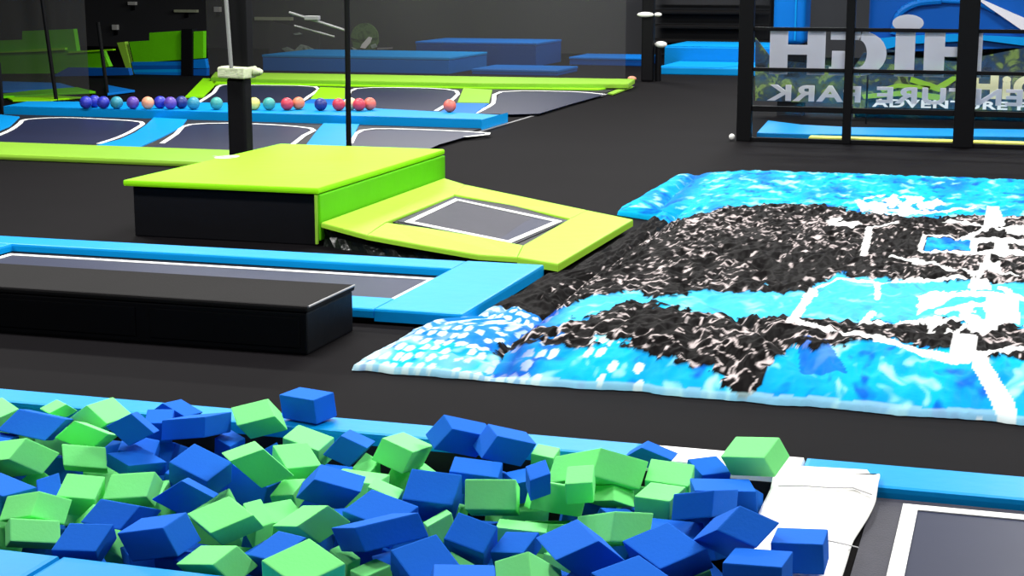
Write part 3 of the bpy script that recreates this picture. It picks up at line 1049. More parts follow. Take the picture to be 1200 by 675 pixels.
def bag_col(x, y):
    n1, n2 = fN(x, y * .45, 3.2, 1), fN(x + .15 * fN(x, y, 2, 33), y * .55, 8, 5)
    v = interp(VAL, y)
    w = None
    p = (x, y)
    if x < v + .05 and y > 8.15 and y < 11.6 and not region(x, y) and y > interp(b1, x): w = BK
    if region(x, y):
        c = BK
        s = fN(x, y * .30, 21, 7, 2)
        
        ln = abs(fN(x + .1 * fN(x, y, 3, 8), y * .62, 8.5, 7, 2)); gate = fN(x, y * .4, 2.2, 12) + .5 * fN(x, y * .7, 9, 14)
        if ln < .062 and gate > -.10: c = mix((.52, .45, .45), BK, (ln - .015) / .047)  # pale strokes: brush-stroke print, with crinkle glare painted into the same colour
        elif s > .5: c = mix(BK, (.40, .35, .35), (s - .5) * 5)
    elif w: c = w
    else:
        c = mix(CY, DB, .15 + n1 * .9)
        if n2 > .22: c = mix(c, (.30, .66, .72), (n2 - .22) * 2.4)
        if n2 < -.3: c = mix(c, DB, (-n2 - .3) * 3)
        if interp(b2, x) < y < interp(b3, x) + .1: c = mix(c, (.10, .55, .75), .4)
        # bubbles, thickest at the near left corner, thinning to the right
        if (y < interp(b1, x) + .15 and x < -1.45) or (x < v + .12 and y < 8.75 and not w):
            gx, gy = x / .058, y / .125
            gx += .5 * (int(math.floor(gy)) % 2); fx, fy = gx - math.floor(gx) - .5, gy - math.floor(gy) - .5
            h = noise.cell(Vector((math.floor(gx) + .5, math.floor(gy) + .5, 0))); h2 = noise.cell(Vector((math.floor(gx) + .5, math.floor(gy) + .5, 5)))
            keep = min(1, max(.06, 1.2 - (x + 2.9) / 1.3))
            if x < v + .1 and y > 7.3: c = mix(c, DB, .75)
            rr = .30 + .16 * (h2 * .5 + .5)
            if (h * .5 + .5) < keep and math.hypot(fx + .2 * h, fy + .2 * h2) < rr: c = mix(c, (.50, .63, .62), .92)
            if x < -2.62: c = mix(c, (.40, .52, .54), .25 + .8 * n1 + .6 * n2)
            elif x < -2.2 and y < 7.15: c = mix(c, (.34, .54, .58), .2 + .6 * n1)
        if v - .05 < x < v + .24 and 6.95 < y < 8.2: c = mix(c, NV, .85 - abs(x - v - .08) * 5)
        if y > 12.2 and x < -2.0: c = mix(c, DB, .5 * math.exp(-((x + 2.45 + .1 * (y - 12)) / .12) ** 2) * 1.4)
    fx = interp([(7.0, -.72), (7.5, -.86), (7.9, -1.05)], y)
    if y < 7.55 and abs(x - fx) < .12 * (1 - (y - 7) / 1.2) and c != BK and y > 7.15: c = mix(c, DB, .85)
    if inside(p, BLUEBOX): c = mix(DB, CY, .4 + n2)
    mess = (inside(p, MESS) or inside(p, MESS2))
    if mess and fN(x, y * .3, 9, 4) > -.16: c = mix(c, WH, .92)
    for q in POLYS:
        if inside(p, q): c = WH
    for q, wd in RINGS:
        for i in range(4):
            if sd(p, q[i], q[(i + 1) % 4]) < wd: c = WH; break
    if x > -1.2:
        wob = .006 * n2
        for a, b, wd in LINES:
            if min(a[0], b[0]) - .1 < x < max(a[0], b[0]) + .1 and sd(p, a, b) < wd * .62 + wob: c = WH; break
    # pale welded hem at the near edge
    if y < BY0_ + .035 + .02 * n1: c = mix(c, (.35, .52, .56), .5)
    return c
bm = NB()
gxs = []
x = BX0
while x < BX1: gxs.append(x); x += .0085 if x < .22 else .06
gys = []; y = BY0_
while y < BY1_: gys.append(y); y += .012 if y < 8.9 else .021 if y < 12 else .03
grid = []; cols = []
NXg, NYg = len(gxs), len(gys)
verts = []; faces = []
for j, y in enumerate(gys):
    for i, x in enumerate(gxs):
        ex = .035 * fN(0, y, 1.3, 2) + .01 * fN(0, y, 7, 3); ey = .05 * fN(x, 0, 1.7, 4) + .02 * fN(x, 0, 8, 1)
        u = max(0, 1 - (x - BX0) / .3); w0 = max(0, 1 - (y - BY0_) / .4); w1 = max(0, 1 - (BY1_ - y) / .5)
        X, Y_ = x + ex * u, y + ey * w0 + ey * w1 - .05 * w0 * (x - BX0) / 3
        z = bag_z(x, y); blackish = region(x, y)
        k = min(1, (x - BX0) / .1 + .15, (y - BY0_) / .25 + .12, (BY1_ - y) / .25 + .12)
        rn = 1 - abs(fN(x, y * .38, 7.5, 11, 2)) * 2; r2 = 1 - abs(fN(x + 3, y * .5, 16, 21, 2)) * 2
        z += k * ((.020 * rn + .011 * r2) if blackish else (.012 * rn + .006 * r2)) - .008
        if x < -2.0 and y < 8.2: z += .008 * math.sin(y * 2 * math.pi / .19) * math.exp(-((x - interp(VAL, y)) / .25) ** 2)
        if j == 0 or j == NYg - 1 or i == 0 or i == NXg - 1: z = .004
        # the left edge tucks in beside the trampoline and the ramp standing next to it
        st = BX0 + (.235 * min(1, max(0, (Y_ - 7.72) / .14)) + .125 * min(1, max(0, (Y_ - 9.15) / .15))) * min(1, max(0, (12.1 - Y_) / .2))
        if X < BX0 + .75: X = st + (X - BX0) * (BX0 + .75 - st) / .75 if X > BX0 else st + (X - BX0) * .3
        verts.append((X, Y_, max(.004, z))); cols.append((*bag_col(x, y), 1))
for j in range(NYg - 1):
    for i in range(NXg - 1):
        a = j * NXg + i; faces.append((a, a + 1, a + 1 + NXg, a + NXg))
bm.free()
me = bpy.data.meshes.new('landing_airbag'); me.from_pydata(verts, [], faces); me.update()
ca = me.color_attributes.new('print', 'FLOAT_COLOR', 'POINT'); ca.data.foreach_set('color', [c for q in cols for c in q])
for p in me.polygons: p.use_smooth = True
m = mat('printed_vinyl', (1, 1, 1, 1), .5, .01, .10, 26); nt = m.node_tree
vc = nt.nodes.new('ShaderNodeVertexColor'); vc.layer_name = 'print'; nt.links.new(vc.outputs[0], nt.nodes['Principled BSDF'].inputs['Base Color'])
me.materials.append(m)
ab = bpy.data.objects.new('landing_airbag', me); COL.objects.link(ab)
tag(ab, 'large crumpled blue and black printed landing airbag on the floor', 'airbag')

# ================================================================== TRAMPOLINE COURTS (two rows)
def P(l, z): return [at(x, y, z) for x, y in l]
def grow(l, k):
    cx = sum(p[0] for p in l) / len(l); cy = sum(p[1] for p in l) / len(l)
    return [(cx + (x - cx) * (1 + k[0]), cy + (y - cy) * (1 + k[1]) - k[2]) for x, y in l]
beds1 = [
    [(-60, 168), (-20, 165), (0, 158), (14, 151.5), (23, 145), (31, 140), (71, 138), (114, 139.5), (165, 143), (158, 151.5), (140, 160.5), (116, 168.5), (80, 169)],
    [(170, 174), (190, 168), (206.6, 157), (223, 146), (291.6, 145), (364, 150.5), (356, 159), (343.5, 169), (330, 176), (250, 176)],
    [(405, 172), (411, 168), (424.6, 152.6), (479.6, 151.6), (572, 156), (545, 160.5), (515, 169), (500, 176), (440, 176)]]
t = empty('trampoline_court', (-9, 16.5, 0)); tag(t, 'front row of wall trampolines with blue dividers behind the platform', 'trampoline court')
obj('base', box(NB(), -13.0, -6.02, 15.0, 18.2, 0, .03), M['gap'], t)
obj('near_pad', box(NB(), -14.5, -6.02, 13.95, 14.98, .0, .06, .025), M['olive'], t)
for i, l in enumerate(beds1):
    b = obj('bed', prism(NB(), P(l, .034), .004), M['bed'], t)
    line = l[:-2][1:] if i == 1 else (l[1:-1] if i == 0 else l[:-3][1:])
    obj('border_line', ribbon(NB(), smoothpath(P(line, .036), 3), .055, .004), M['white'], b)
div1 = [
    [(-60, 136), (-20, 134), (0, 134), (23, 136.5), (12, 147), (-5, 154), (-40, 160)],
    [(180, 137.3), (219, 139.5), (213, 148), (190, 160), (163, 172), (112, 170), (140, 163), (158, 155), (171, 146)],
    [(379, 144), (421, 145), (415, 157), (406, 170), (358, 170), (364, 162), (371, 153)]]
for l in div1: obj('divider_pad', prism(NB(), P(l, .045), .02, .008), M['blue'], t)
# ridge pad across the back of the front row
bm = NB(); fz, tz = .05, .13
Yf = 18.22
rb = [at(x, y, tz) for x, y in ((95, 119.0), (230, 120.5), (360, 121.5), (450, 122.5), (540, 126))]
rb = [at(32, 118.7, tz)] + rb
yb = [max(19.0, min(20.2, v.y)) for v in rb]
obj('ridge_pad', prism(NB(), [(-12.5, Yf, tz), (-6.02, Yf, tz), (-6.02, 19.25, tz), *[at(x, y, tz) for x, y in ((585, 134.5), (555, 133), (511, 130.5), (450, 127.5), (404, 124), (364, 121), (300, 120.5), (230, 120), (95, 119))], (-12.67, 19.0, tz)], .12, .02), M['blue'], t)
obj('ridge_seam', box(NB(), -12.45, -6.03, Yf + .008, Yf + .012, tz - .004, tz + .003), M['royal'], t)
t2 = empty('trampoline_court', (-9, 22.2, 0)); tag(t2, 'rear row of wall trampolines with green dividers in front of the net', 'trampoline court')
obj('base', box(NB(), -11.6, -6.02, 20.25, 25.9, 0, .03), M['gap'], t2)
beds2 = [
    [(233, 120), (250, 109), (259.5, 99.7), (292, 99.7), (369.5, 101.8), (362, 113), (350, 120.5), (300, 123)],
    [(404, 119), (408, 116), (417, 104), (484, 103), (534.6, 106.6), (527, 119.4), (511, 130), (460, 129)],
    [(555, 133), (560, 131.4), (578, 121.3), (587.5, 107.6), (670, 107.6), (709, 110.7), (665, 123), (632, 133), (600, 134)]]
for i, l in enumerate(beds2):
    b = obj('bed', prism(NB(), P(l, .034), .004), M['bed'], t2)
    obj('border_line', ribbon(NB(), smoothpath(P(l[:-1] if i < 2 else l[:-3], .036), 3), .06, .004), M['white'], b)
for l, m in (([(217, 113), (238, 91.5), (256, 92.5), (250, 101), (238, 113)], 'lime'), ([(375, 102), (404, 103), (404, 115.5), (364, 115.5)], 'lime'),
             ([(364, 116), (404, 116), (398, 124), (352, 121.5)], 'blue2'), ([(543, 103), (577, 105), (573, 120), (536, 119.5)], 'olive'), ([(535.5, 120.5), (573, 121), (556, 133), (515, 131)], 'blue2')):
    obj('divider_pad', prism(NB(), P(l, .05), .02, .006), M[m], t2)
BY0, BY1 = 24.25, 26.1
obj('back_pad', prism(NB(), P([(247, 90), (300, 92), (560, 97), (736, 98), (744, 92.5), (560, 89.5), (300, 85), (252, 84)], .12), .07, .02), M['olive'], t2)
obj('back_pad', prism(NB(), P([(247, 92.5), (300, 93.5), (560, 98.2), (735, 99.5), (700, 104.5), (560, 102.8), (300, 98.5), (250, 98)], .05), .03, .006), M['lime'], t2)
obj('corner_pad', prism(NB(), P([(712, 109), (735, 100), (742, 101), (718, 110)], .03), .02), M['olive'], t2)
tag(obj('edge_strip', box(NB(), -6.018, -5.985, 15.0, 26.0, 0, .006), M['grey']), 'thin grey strip along the court edge beside the black walkway', 'edging')
# ================================================================== PLAY BALLS on the ridge pad
bcol = {'blue': (.02, .03, .42), 'teal': (.03, .26, .36), 'purple': (.10, .05, .36), 'peach': (.75, .33, .20), 'yellow': (.72, .66, .16), 'green': (.05, .34, .30),
        'red': (.60, .04, .07), 'orange': (.72, .20, .10), 'navy': (.015, .03, .20), 'cream': (.75, .62, .35), 'coral': (.72, .14, .10)}
for k, v in bcol.items(): M['ball_' + k] = mat('ball_rubber_' + k, (*v, 1), .45, .5, 0, 0, .05, 8)
balls = [(101, 'blue', 'leftmost blue ball on the ridge pad'), (111, 'blue', 'second blue ball from the left on the ridge pad'), (121.5, 'blue', 'third blue ball, just left of the first teal ball'),
    (137, 'teal', 'teal ball fourth from the left, between blue balls'), (156, 'purple', 'purple ball just left of the peach ball'), (173.5, 'peach', 'the only peach ball in the row'),
    (188, 'blue', 'blue ball just right of the peach ball'), (200, 'purple', 'purple ball second to the right of the peach ball'), (213, 'navy', 'dark navy ball left of the two teal balls by the column'),
    (227, 'teal', 'teal ball between the navy ball and the last ball before the column'), (254, 'green', 'blue green ball touching the left side of the black column in view'), (298, 'yellow', 'yellow ball just right of the black column'),
    (315.5, 'green', 'green ball between the yellow ball and the red ball'), (336.5, 'red', 'red ball left beside the orange ball'), (350, 'orange', 'orange ball right beside the red ball'),
    (376, 'navy', 'dark navy ball alone right of the orange ball'), (397, 'red', 'red ball just left of the thin net pole'), (411, 'cream', 'cream ball behind the thin net pole'),
    (421, 'red', 'red ball right of the cream ball'), (433.5, 'coral', 'coral ball at the right end of the ball cluster'), (527, 'coral', 'lone coral ball far right on the ridge pad')]
placed = []
for k, (px, cname, lab) in enumerate(balls):
    yy = 124.2 + (px - 100) * .0085 + (.6 if px > 500 else 0)
    c = at(px, yy + 3.2, .13); r = .080
    yv = c.y + .0
    bm = NB(); ball(bm, (0, 0, 0), r, 20)
    cx_ = c.x
    while any((cx_ - a) ** 2 + (yv - b) ** 2 < (2 * r + .004) ** 2 for a, b in placed): yv += .02; cx_ = c.x * yv / c.y
    placed.append((cx_, yv))
    o = obj('play_ball', bm, M['ball_' + cname], smooth=True); o.location = (cx_, yv, .13 + r)
    tag(o, lab + ' behind the platform' if len(lab.split()) < 8 else lab, 'ball', 'balls on the ridge pad')
# ================================================================== COLUMN, POLES, NETS
cl, cr, cz = aty(265, 100, 13.3), aty(286, 100, 13.3), aty(278, 84, 13.3)
t = empty('padded_column', ((cl.x + cr.x) / 2, 13.4, 0)); tag(t, 'thick black padded column standing behind the green platform', 'column')
obj('padding', box(NB(), cl.x, cr.x, 13.3, 13.46, 0, cz.z - .06, .03, 3), M['blackv'], t)
obj('shaft', box(NB(), cl.x + .03, cr.x + .025, 13.33, 13.46, cz.z - .06, 2.6, .008), M['steel'], t)
cA, cB = aty(255, 92, 13.25), aty(288, 79, 13.25)
bm = box(NB(), cA.x, cB.x - .01, 13.24, 13.5, cA.z + .0, cB.z, .02, 3)
for v in bm.verts: v.co += Vector((1, 1, 1)) * .010 * noise.noise(v.co * 14)
obj('foam_collar', bm, M['pale'], t)
pa, pb = aty(271, 80, 13.2), aty(265, 0, 13.2)
t.location.z = 0
obj('grey_conduit', tube(NB(), pa, pb + (pb - pa) * .8, .018), M['grey'], t)
c = aty(301, 84, 13.42)
bm = NB(); ball(bm, (c.x, 13.42, c.z), .05, 16, (1.1, .9, .85))
for v in bm.verts: v.co += Vector((1, .6, .8)) * .02 * noise.noise(v.co * 18)
obj('foam_knob', bm, M['pale'], t, smooth=True)
# thin net pole
PY = 13.4
a, b = aty(408.5, 170, PY), aty(406, 0, PY)
t = empty('net_pole', (a.x, PY, 0)); tag(t, 'thin black net pole with slanting grey brace behind the platform', 'pole')
obj('shaft', tube(NB(), (a.x, PY, 0), (b.x + .01, PY, 2.4), .024), M['steel'], t)
obj('base_plate', box(NB(), a.x - .08, a.x + .08, PY - .08, PY + .08, 0, .015, .004), M['steel'], t)
obj('brace', tube(NB(), aty(408, 36.5, PY), aty(339, 14.5, PY), .011), M['grey'], t)
br = obj('cable', tube(NB(), aty(392, 43, PY + .05), aty(345, 30, PY + .05), .008), M['grey'], t)
obj('clamp', box(NB(), *sorted((aty(358, 23, PY).x, aty(374, 20, PY).x)), PY - .03, PY + .03, aty(366, 23.5, PY).z, aty(366, 18.5, PY).z, .006), M['grey'], t)
# corner post of the back net
PX, PYp = -6.06, 27.3
t = empty('net_post', (PX, PYp, 0)); tag(t, 'tall black padded post at the far end of the black walkway', 'post')
obj('shaft', box(NB(), PX - .10, PX + .10, PYp - .08, PYp + .12, 0, 2.4, .03), M['steel'], t)
c = aty(760, 17, PYp); bm = NB(); ball(bm, (c.x - .03, PYp - .10, c.z), .07, 14, (2.1, .6, .65))
obj('white_clip', bm, M['lamp'], t, smooth=True)
c = aty(774, 17, PYp); bm = NB(); ball(bm, (c.x - .03, PYp - .06, c.z), .045, 12, (1.5, 1, .8))
obj('white_clip', bm, M['lamp'], t, smooth=True)
obj('sub_shaft', tube(NB(), (-5.90, PYp + .1, 0), (-5.90, PYp + .1, .60), .055), M['steel'], t)
bm = NB(); ball(bm, (-5.86, PYp + .1, .615), .09, 16, (1.2, 1, .65)); obj('knob', bm, M['lamp'], t, smooth=True)
bm = NB(); ball(bm, (-6.30, PYp - .12, .05), .06, 12, (1.3, .8, .7)); obj('foot_cap', bm, M['ball_peach'], t, smooth=True)
# nets
def net(name, a, b, label, m):
    bm = NB(); n = 24; rows = []
    for i in range(n + 1):
        u = i / n; p = Vector(a).lerp(Vector(b), u); s = .04 * math.sin(u * 17)
        d = (Vector(b) - Vector(a)).normalized(); nn = Vector((-d.y, d.x, 0))
        rows.append([bm.verts.new((p.x + nn.x * s * k, p.y + nn.y * s * k, .02 + k * 3.2)) for k in (0, .5, 1)])
    for i in range(n):
        for k in range(2): bm.faces.new((rows[i][k], rows[i + 1][k], rows[i + 1][k + 1], rows[i][k + 1]))
    return tag(obj(name, bm, M[m]), label, 'net')
net('safety_net', (-13.9, 26.5, 0), (-6.42, 27.2, 0), 'black safety net hanging behind the rear trampoline row', 'net')
net('safety_net', (-18.5, 20.45, 0), (-12.85, 20.85, 0), 'black safety net hanging beyond the far left end of the ridge pad', 'net3')
for k, (p0, p1, lab) in enumerate((((3, 131), (0, 95), 'thin black net pole at the left edge beside the ridge pad end'), ((66, 117), (53, 25), 'thin leaning black net pole before the far left green wall'), ((126, 111), (119, 58), 'thin black net pole just left of the slanted green strip'))):
    q0 = at(*p0, .02); q1 = aty(*p1, q0.y)
    t = empty('net_pole', q0); tag(t, lab, 'pole', 'poles of the left net')
    obj('shaft', tube(NB(), (q0.x, q0.y, 0), q1 + (q1 - q0) * .6, .028), M['steel'], t)
    obj('base_plate', box(NB(), q0.x - .09, q0.x + .09, q0.y - .09, q0.y + .09, 0, .015), M['steel'], t)
# ================================================================== BEHIND THE NETS
def crate(name, label, x0, x1, y0, y1, h, m, m2=None, cat='box'):
    t = empty(name, ((x0 + x1) / 2, (y0 + y1) / 2, 0)); tag(t, label, cat)
    obj('body', box(NB(), x0, x1, y0, y1, 0, h - .05, .015), M[m], t)
    obj('top_pad', box(NB(), x0 - .01, x1 + .01, y0 - .01, y1 + .01, h - .048, h, .015), M[m2 or m], t)
    return t
crate('soft_platform', 'wide low blue soft platform behind the net in front of the taller one', -13.6, -9.9, 28.1, 30.3, .30, 'blue2', 'blue')
crate('soft_platform', 'taller blue soft block standing behind the low platform', -11.55, -9.05, 30.8, 32.6, .46, 'royal', 'blue2')
crate('floor_mat', 'thin blue mat right of the low blue platform behind the net', -9.5, -7.9, 28.2, 29.6, .10, 'royal', 'blue2', 'mat')
crate('floor_mat', 'narrow blue mat near the padded post behind the net', -8.6, -7.1, 31.6, 33.0, .16, 'royal', 'blue2', 'mat')
# blue steps at the end of the walkway
t = empty('soft_steps', (-5.4, 30, 0)); tag(t, 'bright blue soft steps at the far end of the black walkway', 'steps')
ya = at(820, 88, 0).y + .02; yb_ = at(800, 72, .13).y
obj('lower_step', box(NB(), -6.3, -4.2, ya, yb_, 0, .125, .02), M['blue'], t)
obj('lower_step_top', prism(NB(), [(-6.3, ya + .05, .135), (-5.15, ya + .05, .135), (-4.75, yb_ - .5, .135), (-4.75, yb_ - .02, .135), (-6.3, yb_ - .02, .135)], .012), M['blue'], t)
uz = aty(800, 55, yb_ + .02).z
obj('upper_step', box(NB(), -6.6, -4.2, yb_ + .02, yb_ + 2.2, 0, uz, .02), M['blue'], t)
obj('upper_step_top', box(NB(), -6.6, -4.2, yb_ + .04, yb_ + 2.2, uz + .002, uz + .014), M['blue'], t)
# stepped green climbing wall, left of the rear row
def wallpanel(bm, pts, Y, th=.12):
    n = len(pts); p = [aty(x, y, Y) for x, y in pts]
    a = [bm.verts.new((v.x, Y, max(.004, v.z))) for v in p]; b = [bm.verts.new((v.x, Y + th, max(.004, v.z))) for v in p]
    bm.faces.new(a); bm.faces.new(b[::-1])
    for i in range(n): bm.faces.new((a[i], b[i], b[(i + 1) % n], a[(i + 1) % n]))
    return bm
WY = 26.4
t = empty('climbing_wall', (-14.9, WY, 0)); tag(t, 'stepped green soft wall with blue striped foot behind the net', 'wall')
g = obj('green_panel', wallpanel(NB(), [(151, 49), (175, 47.5), (175, 38.5), (212, 36), (212, 70), (157, 74)], WY), M['lime2'], t)
obj('slanted_strip', wallpanel(NB(), [(137, 50), (146, 49), (155, 89), (150, 90)], WY - .02), M['olive'], t)
for k, (ya, yb_, m) in enumerate(((72, 76.5, 'blue2'), (76.5, 81, 'royal'), (81, 84.5, 'blue'), (84.5, 89.5, 'blue2'))):
    obj('blue_stripe', wallpanel(NB(), [(154 + k, ya + .6), (212, ya), (212, yb_), (155 + k, yb_ + .4)], WY - .01 - .005 * k), M[m], t)
obj('upright', wallpanel(NB(), [(212.5, 34), (225, 34), (225, 93), (212.5, 93)], WY - .06, .2), M['steel'], t)
obj('green_panel', wallpanel(NB(), [(226, 37), (238, 36.5), (238, 68), (226, 69)], WY), M['lime2'], t)
obj('blue_stripe', wallpanel(NB(), [(226, 70), (240, 69), (242, 80), (226, 80)], WY), M['blue2'], t)
obj('blue_stripe', wallpanel(NB(), [(226, 81), (242, 80.5), (242, 91), (226, 92)], WY), M['royal'], t)
WY2 = 25.4
t = empty('climbing_wall', (-16.7, WY2, 0)); tag(t, 'dim stepped green soft wall at the far left behind netting', 'wall')
obj('upper_panel', wallpanel(NB(), [(-60, 50), (26, 46.5), (26, 36.5), (86, 34), (90, 60), (-60, 64)], WY2), M['lime2'], t)
obj('ledge', wallpanel(NB(), [(-60, 61), (0, 61), (46, 57), (76, 56), (76, 58.5), (46, 60.5), (-60, 64)], WY2 - .08, .1), M['lime'], t)
obj('lower_panel', wallpanel(NB(), [(-60, 64.2), (78, 60), (120, 59), (128, 78), (78, 86), (-60, 88)], WY2 + .02), M['lime2'], t)
obj('kick_stripe', wallpanel(NB(), [(80, 79), (150, 80), (152, 88), (60, 91)], WY2 - .03), M['royal'], t)
obj('ledge', wallpanel(NB(), [(80, 60.5), (132, 57.5), (132, 59), (80, 62.5)], WY2 - .05, .1), M['lime'], t)
pad('floor_pad', 'pale blue floor mat with pointed right end beyond the ridge pad', P([(-40, 94), (70, 97), (95, 104), (40, 105), (-40, 108)], .04), .03, 'blue2', 'mat', .006, 'floor mats left of the rear row')
pad('floor_pad', 'green pointed floor mat beyond the left end of the ridge pad', P([(0, 110), (35, 106), (90, 102), (112, 107), (60, 109.5), (0, 113)], .05), .03, 'lime2', 'mat', .006, 'floor mats left of the rear row')
pad('floor_pad', 'narrow pale green floor mat touching the ridge pad at left', P([(5, 112.5), (60, 111.5), (95, 113.5), (60, 117), (15, 117.5)], .03), .02, 'lime', 'mat', .006, 'floor mats left of the rear row')
pad('floor_pad', 'violet blue pointed floor mat left of the stepped green wall', P([(124, 99), (158, 105.5), (126, 109.5)], .05), .03, 'blue2', 'mat', .006, 'floor mats left of the rear row')
# mural patches and small lamps on the dark back wall
def shp(name, pts, Y, m, par, th=.01): return obj(name, wallpanel(NB(), pts, Y, th), M[m], par)
t = empty('wall_painting', (-14.3, 33.2, .3)); tag(t, 'round green and white painted figure shape behind the thin net pole', 'painting')
PYM = 33.0
dome = [(427 + 16 * math.cos(a), 44 - 17 * math.sin(a)) for a in [math.pi * k / 14 for k in range(15)]]
shp('dome', dome + [(420, 47)], PYM, 'camo', t, .05)
shp('white_patch', [(424, 52), (432, 43), (436, 44), (434, 50), (428, 57), (422, 56)], PYM - .02, 'lamp', t)
shp('white_patch', [(434, 53), (440, 51), (442, 55), (436, 57)], PYM - .02, 'splash', t)
shp('lower_patch', [(412, 55), (420, 58), (434, 60), (430, 64), (416, 62)], PYM - .01, 'splash', t)
shp('dark_band', [(412, 45), (443, 43), (444, 49), (438, 60), (414, 56)], PYM + .03, 'camo', t, .02)
shp('barrel', [(442, 56), (460, 55.5), (460, 57), (442, 58)], PYM - .01, 'grey', t)
t = empty('wall_painting', (-15.1, 33.2, .3)); tag(t, 'white splashed painting on dark panel right of the column', 'painting')
shp('panel', [(316, 24), (374, 40), (374, 82), (316, 84)], PYM + .1, 'wall', t, .04)
shp('splash', [(322, 68), (336, 62), (330, 57), (336, 55), (345, 59), (352, 52), (360, 54), (372, 60), (364, 64), (345, 66), (334, 68), (324, 70)], PYM + .06, 'splash', t, .03)
shp('splash', [(334, 69), (340, 67), (364, 66), (362, 69), (338, 71)], PYM + .06, 'splash', t, .03)
shp('splash', [(343, 39.5), (350, 38), (354, 40), (346, 41)], PYM + .06, 'splash', t, .03)
for px, py, w, h, lab in ((320, 22, 44, 3.5, 'long pale wall lamp right of the padded column'), (217, 13, 27, 3, 'long pale wall lamp left of the padded column'), (134, 32, 6, 6, 'small white wall lamp above the slanted green strip'), (254, 11, 7, 6, 'small white wall lamp just left of the padded column'), (154, 4, 9, 4, 'small white wall lamp at the top edge of the dark wall')):
    a, b = aty(px - w / 2, py + h / 2, 35.9), aty(px + w / 2, py - h / 2, 35.9)
    t = empty('wall_lamp', ((a.x + b.x) / 2, 35.95, (a.z + b.z) / 2)); tag(t, lab, 'lamp', 'lamps on the back wall')
    obj('housing', box(NB(), a.x, b.x, 35.9, 36.0, a.z, b.z, .01), M['pale' if w > 20 else 'lamp'], t)
    obj('bracket', box(NB(), (a.x + b.x) / 2 - .03, (a.x + b.x) / 2 + .03, 35.93, 36.0, a.z - .12, a.z), M['steel'], t)
for x0, x1, m, lab in ((-14.2, -12.9, 'camo', 'faint olive panel on the back wall behind the blue soft block'),):
    pass
# ================================================================== GLASS PARTITION
GY = 18.0
t = empty('glass_partition', (-1, GY, 0)); tag(t, 'black framed glass partition with white mirrored lettering beyond the airbag', 'partition')
posts = [(873, 17), (993.5, 10), (1131, 24), (1268, 12)]
zb = [0.02, .358, .785, 1.222, 1.70]
xs = []
for px, w in posts:
    a, b = aty(px - w / 2, 120, GY).x, aty(px + w / 2, 120, GY).x
    xs.append((a, b)); obj('post', box(NB(), a, b, GY - .05, GY + .05, 0, 2.3, .008), M['steel'], t)
for k, z in enumerate(zb):
    th = (.022, .030, .020, .020, .03)[k]
    for j in range(3): obj('rail', box(NB(), xs[j][1], xs[j + 1][0], GY - .025, GY + .025, z - th, z + th, .005), M['steel'], t)
for j in range(3):
    for k in range(4):
        obj('pane', box(NB(), xs[j][1] + .002, xs[j + 1][0] - .002, GY + .028, GY + .034, zb[k] + .01, zb[k + 1] - .01), M['glass'], t)
bm = NB(); ball(bm, (xs[0][0] - .05, GY - .02, .04), .035, 12); obj('foot_cap', bm, M['lamp'], t, smooth=True)
# lettering on the rear of the glass, reading backwards from here
LY = GY + .045
def zpx(y): return aty(1000, y, LY).z
def xpx(x): return aty(x, 60, LY).x
lt, lb = zpx(37), zpx(88.5)
cb1, cb0 = zpx(53.5), zpx(65)
def lpoly(name, pts): # pts in (px, z)
    bm = NB(); p = [(xpx(x), z) for x, z in pts]; n = len(p)
    a = [bm.verts.new((x, LY, z)) for x, z in p]; b = [bm.verts.new((x, LY + .012, z)) for x, z in p]
    bm.faces.new(a); bm.faces.new(b[::-1])
    for i in range(n): bm.faces.new((a[i], b[i], b[(i + 1) % n], a[(i + 1) % n]))
    bmesh.ops.triangulate(bm, faces=[f for f in bm.faces if len(f.verts) > 4])
    return obj(name, bm, M['letter'], t)
def strips(polys): # several convex pieces making one letter
    bm = NB()
    for pts in polys:
        p = [(xpx(x), z) for x, z in pts]; n = len(p)
        a = [bm.verts.new((x, LY, z)) for x, z in p]; b = [bm.verts.new((x, LY + .012, z)) for x, z in p]
        bm.faces.new(a); bm.faces.new(b[::-1])
        for i in range(n): bm.faces.new((a[i], b[i], b[(i + 1) % n], a[(i + 1) % n]))
    return obj('letter', bm, M['letter'], t)
def R4(x0, x1, z0, z1): return [(x0, z0), (x1, z0), (x1, z1), (x0, z1)]
def Hl(x0, x1, w): strips([R4(x0, x0 + w, lb, lt), R4(x1 - w, x1, lb, lt), R4(x0 + w, x1 - w, cb0, cb1)])
Hl(902, 967, 21); Hl(1083, 1151, 24)
lpoly('letter', [(1049, lb), (1049, lt), (1072, lt), (1072, lb)])
bm = NB(); cxx, czz = xpx(1062.5), zpx(26.5)
bmesh.ops.create_cone(bm, cap_ends=True, segments=24, radius1=.145, radius2=.145, depth=.012, matrix=Matrix.Translation((cxx, LY + .006, czz)) @ Matrix.Rotation(math.pi / 2, 4, 'X') @ Matrix.Diagonal((1.12, .62, 1, 1)))
obj('letter', bm, M['letter'], t)
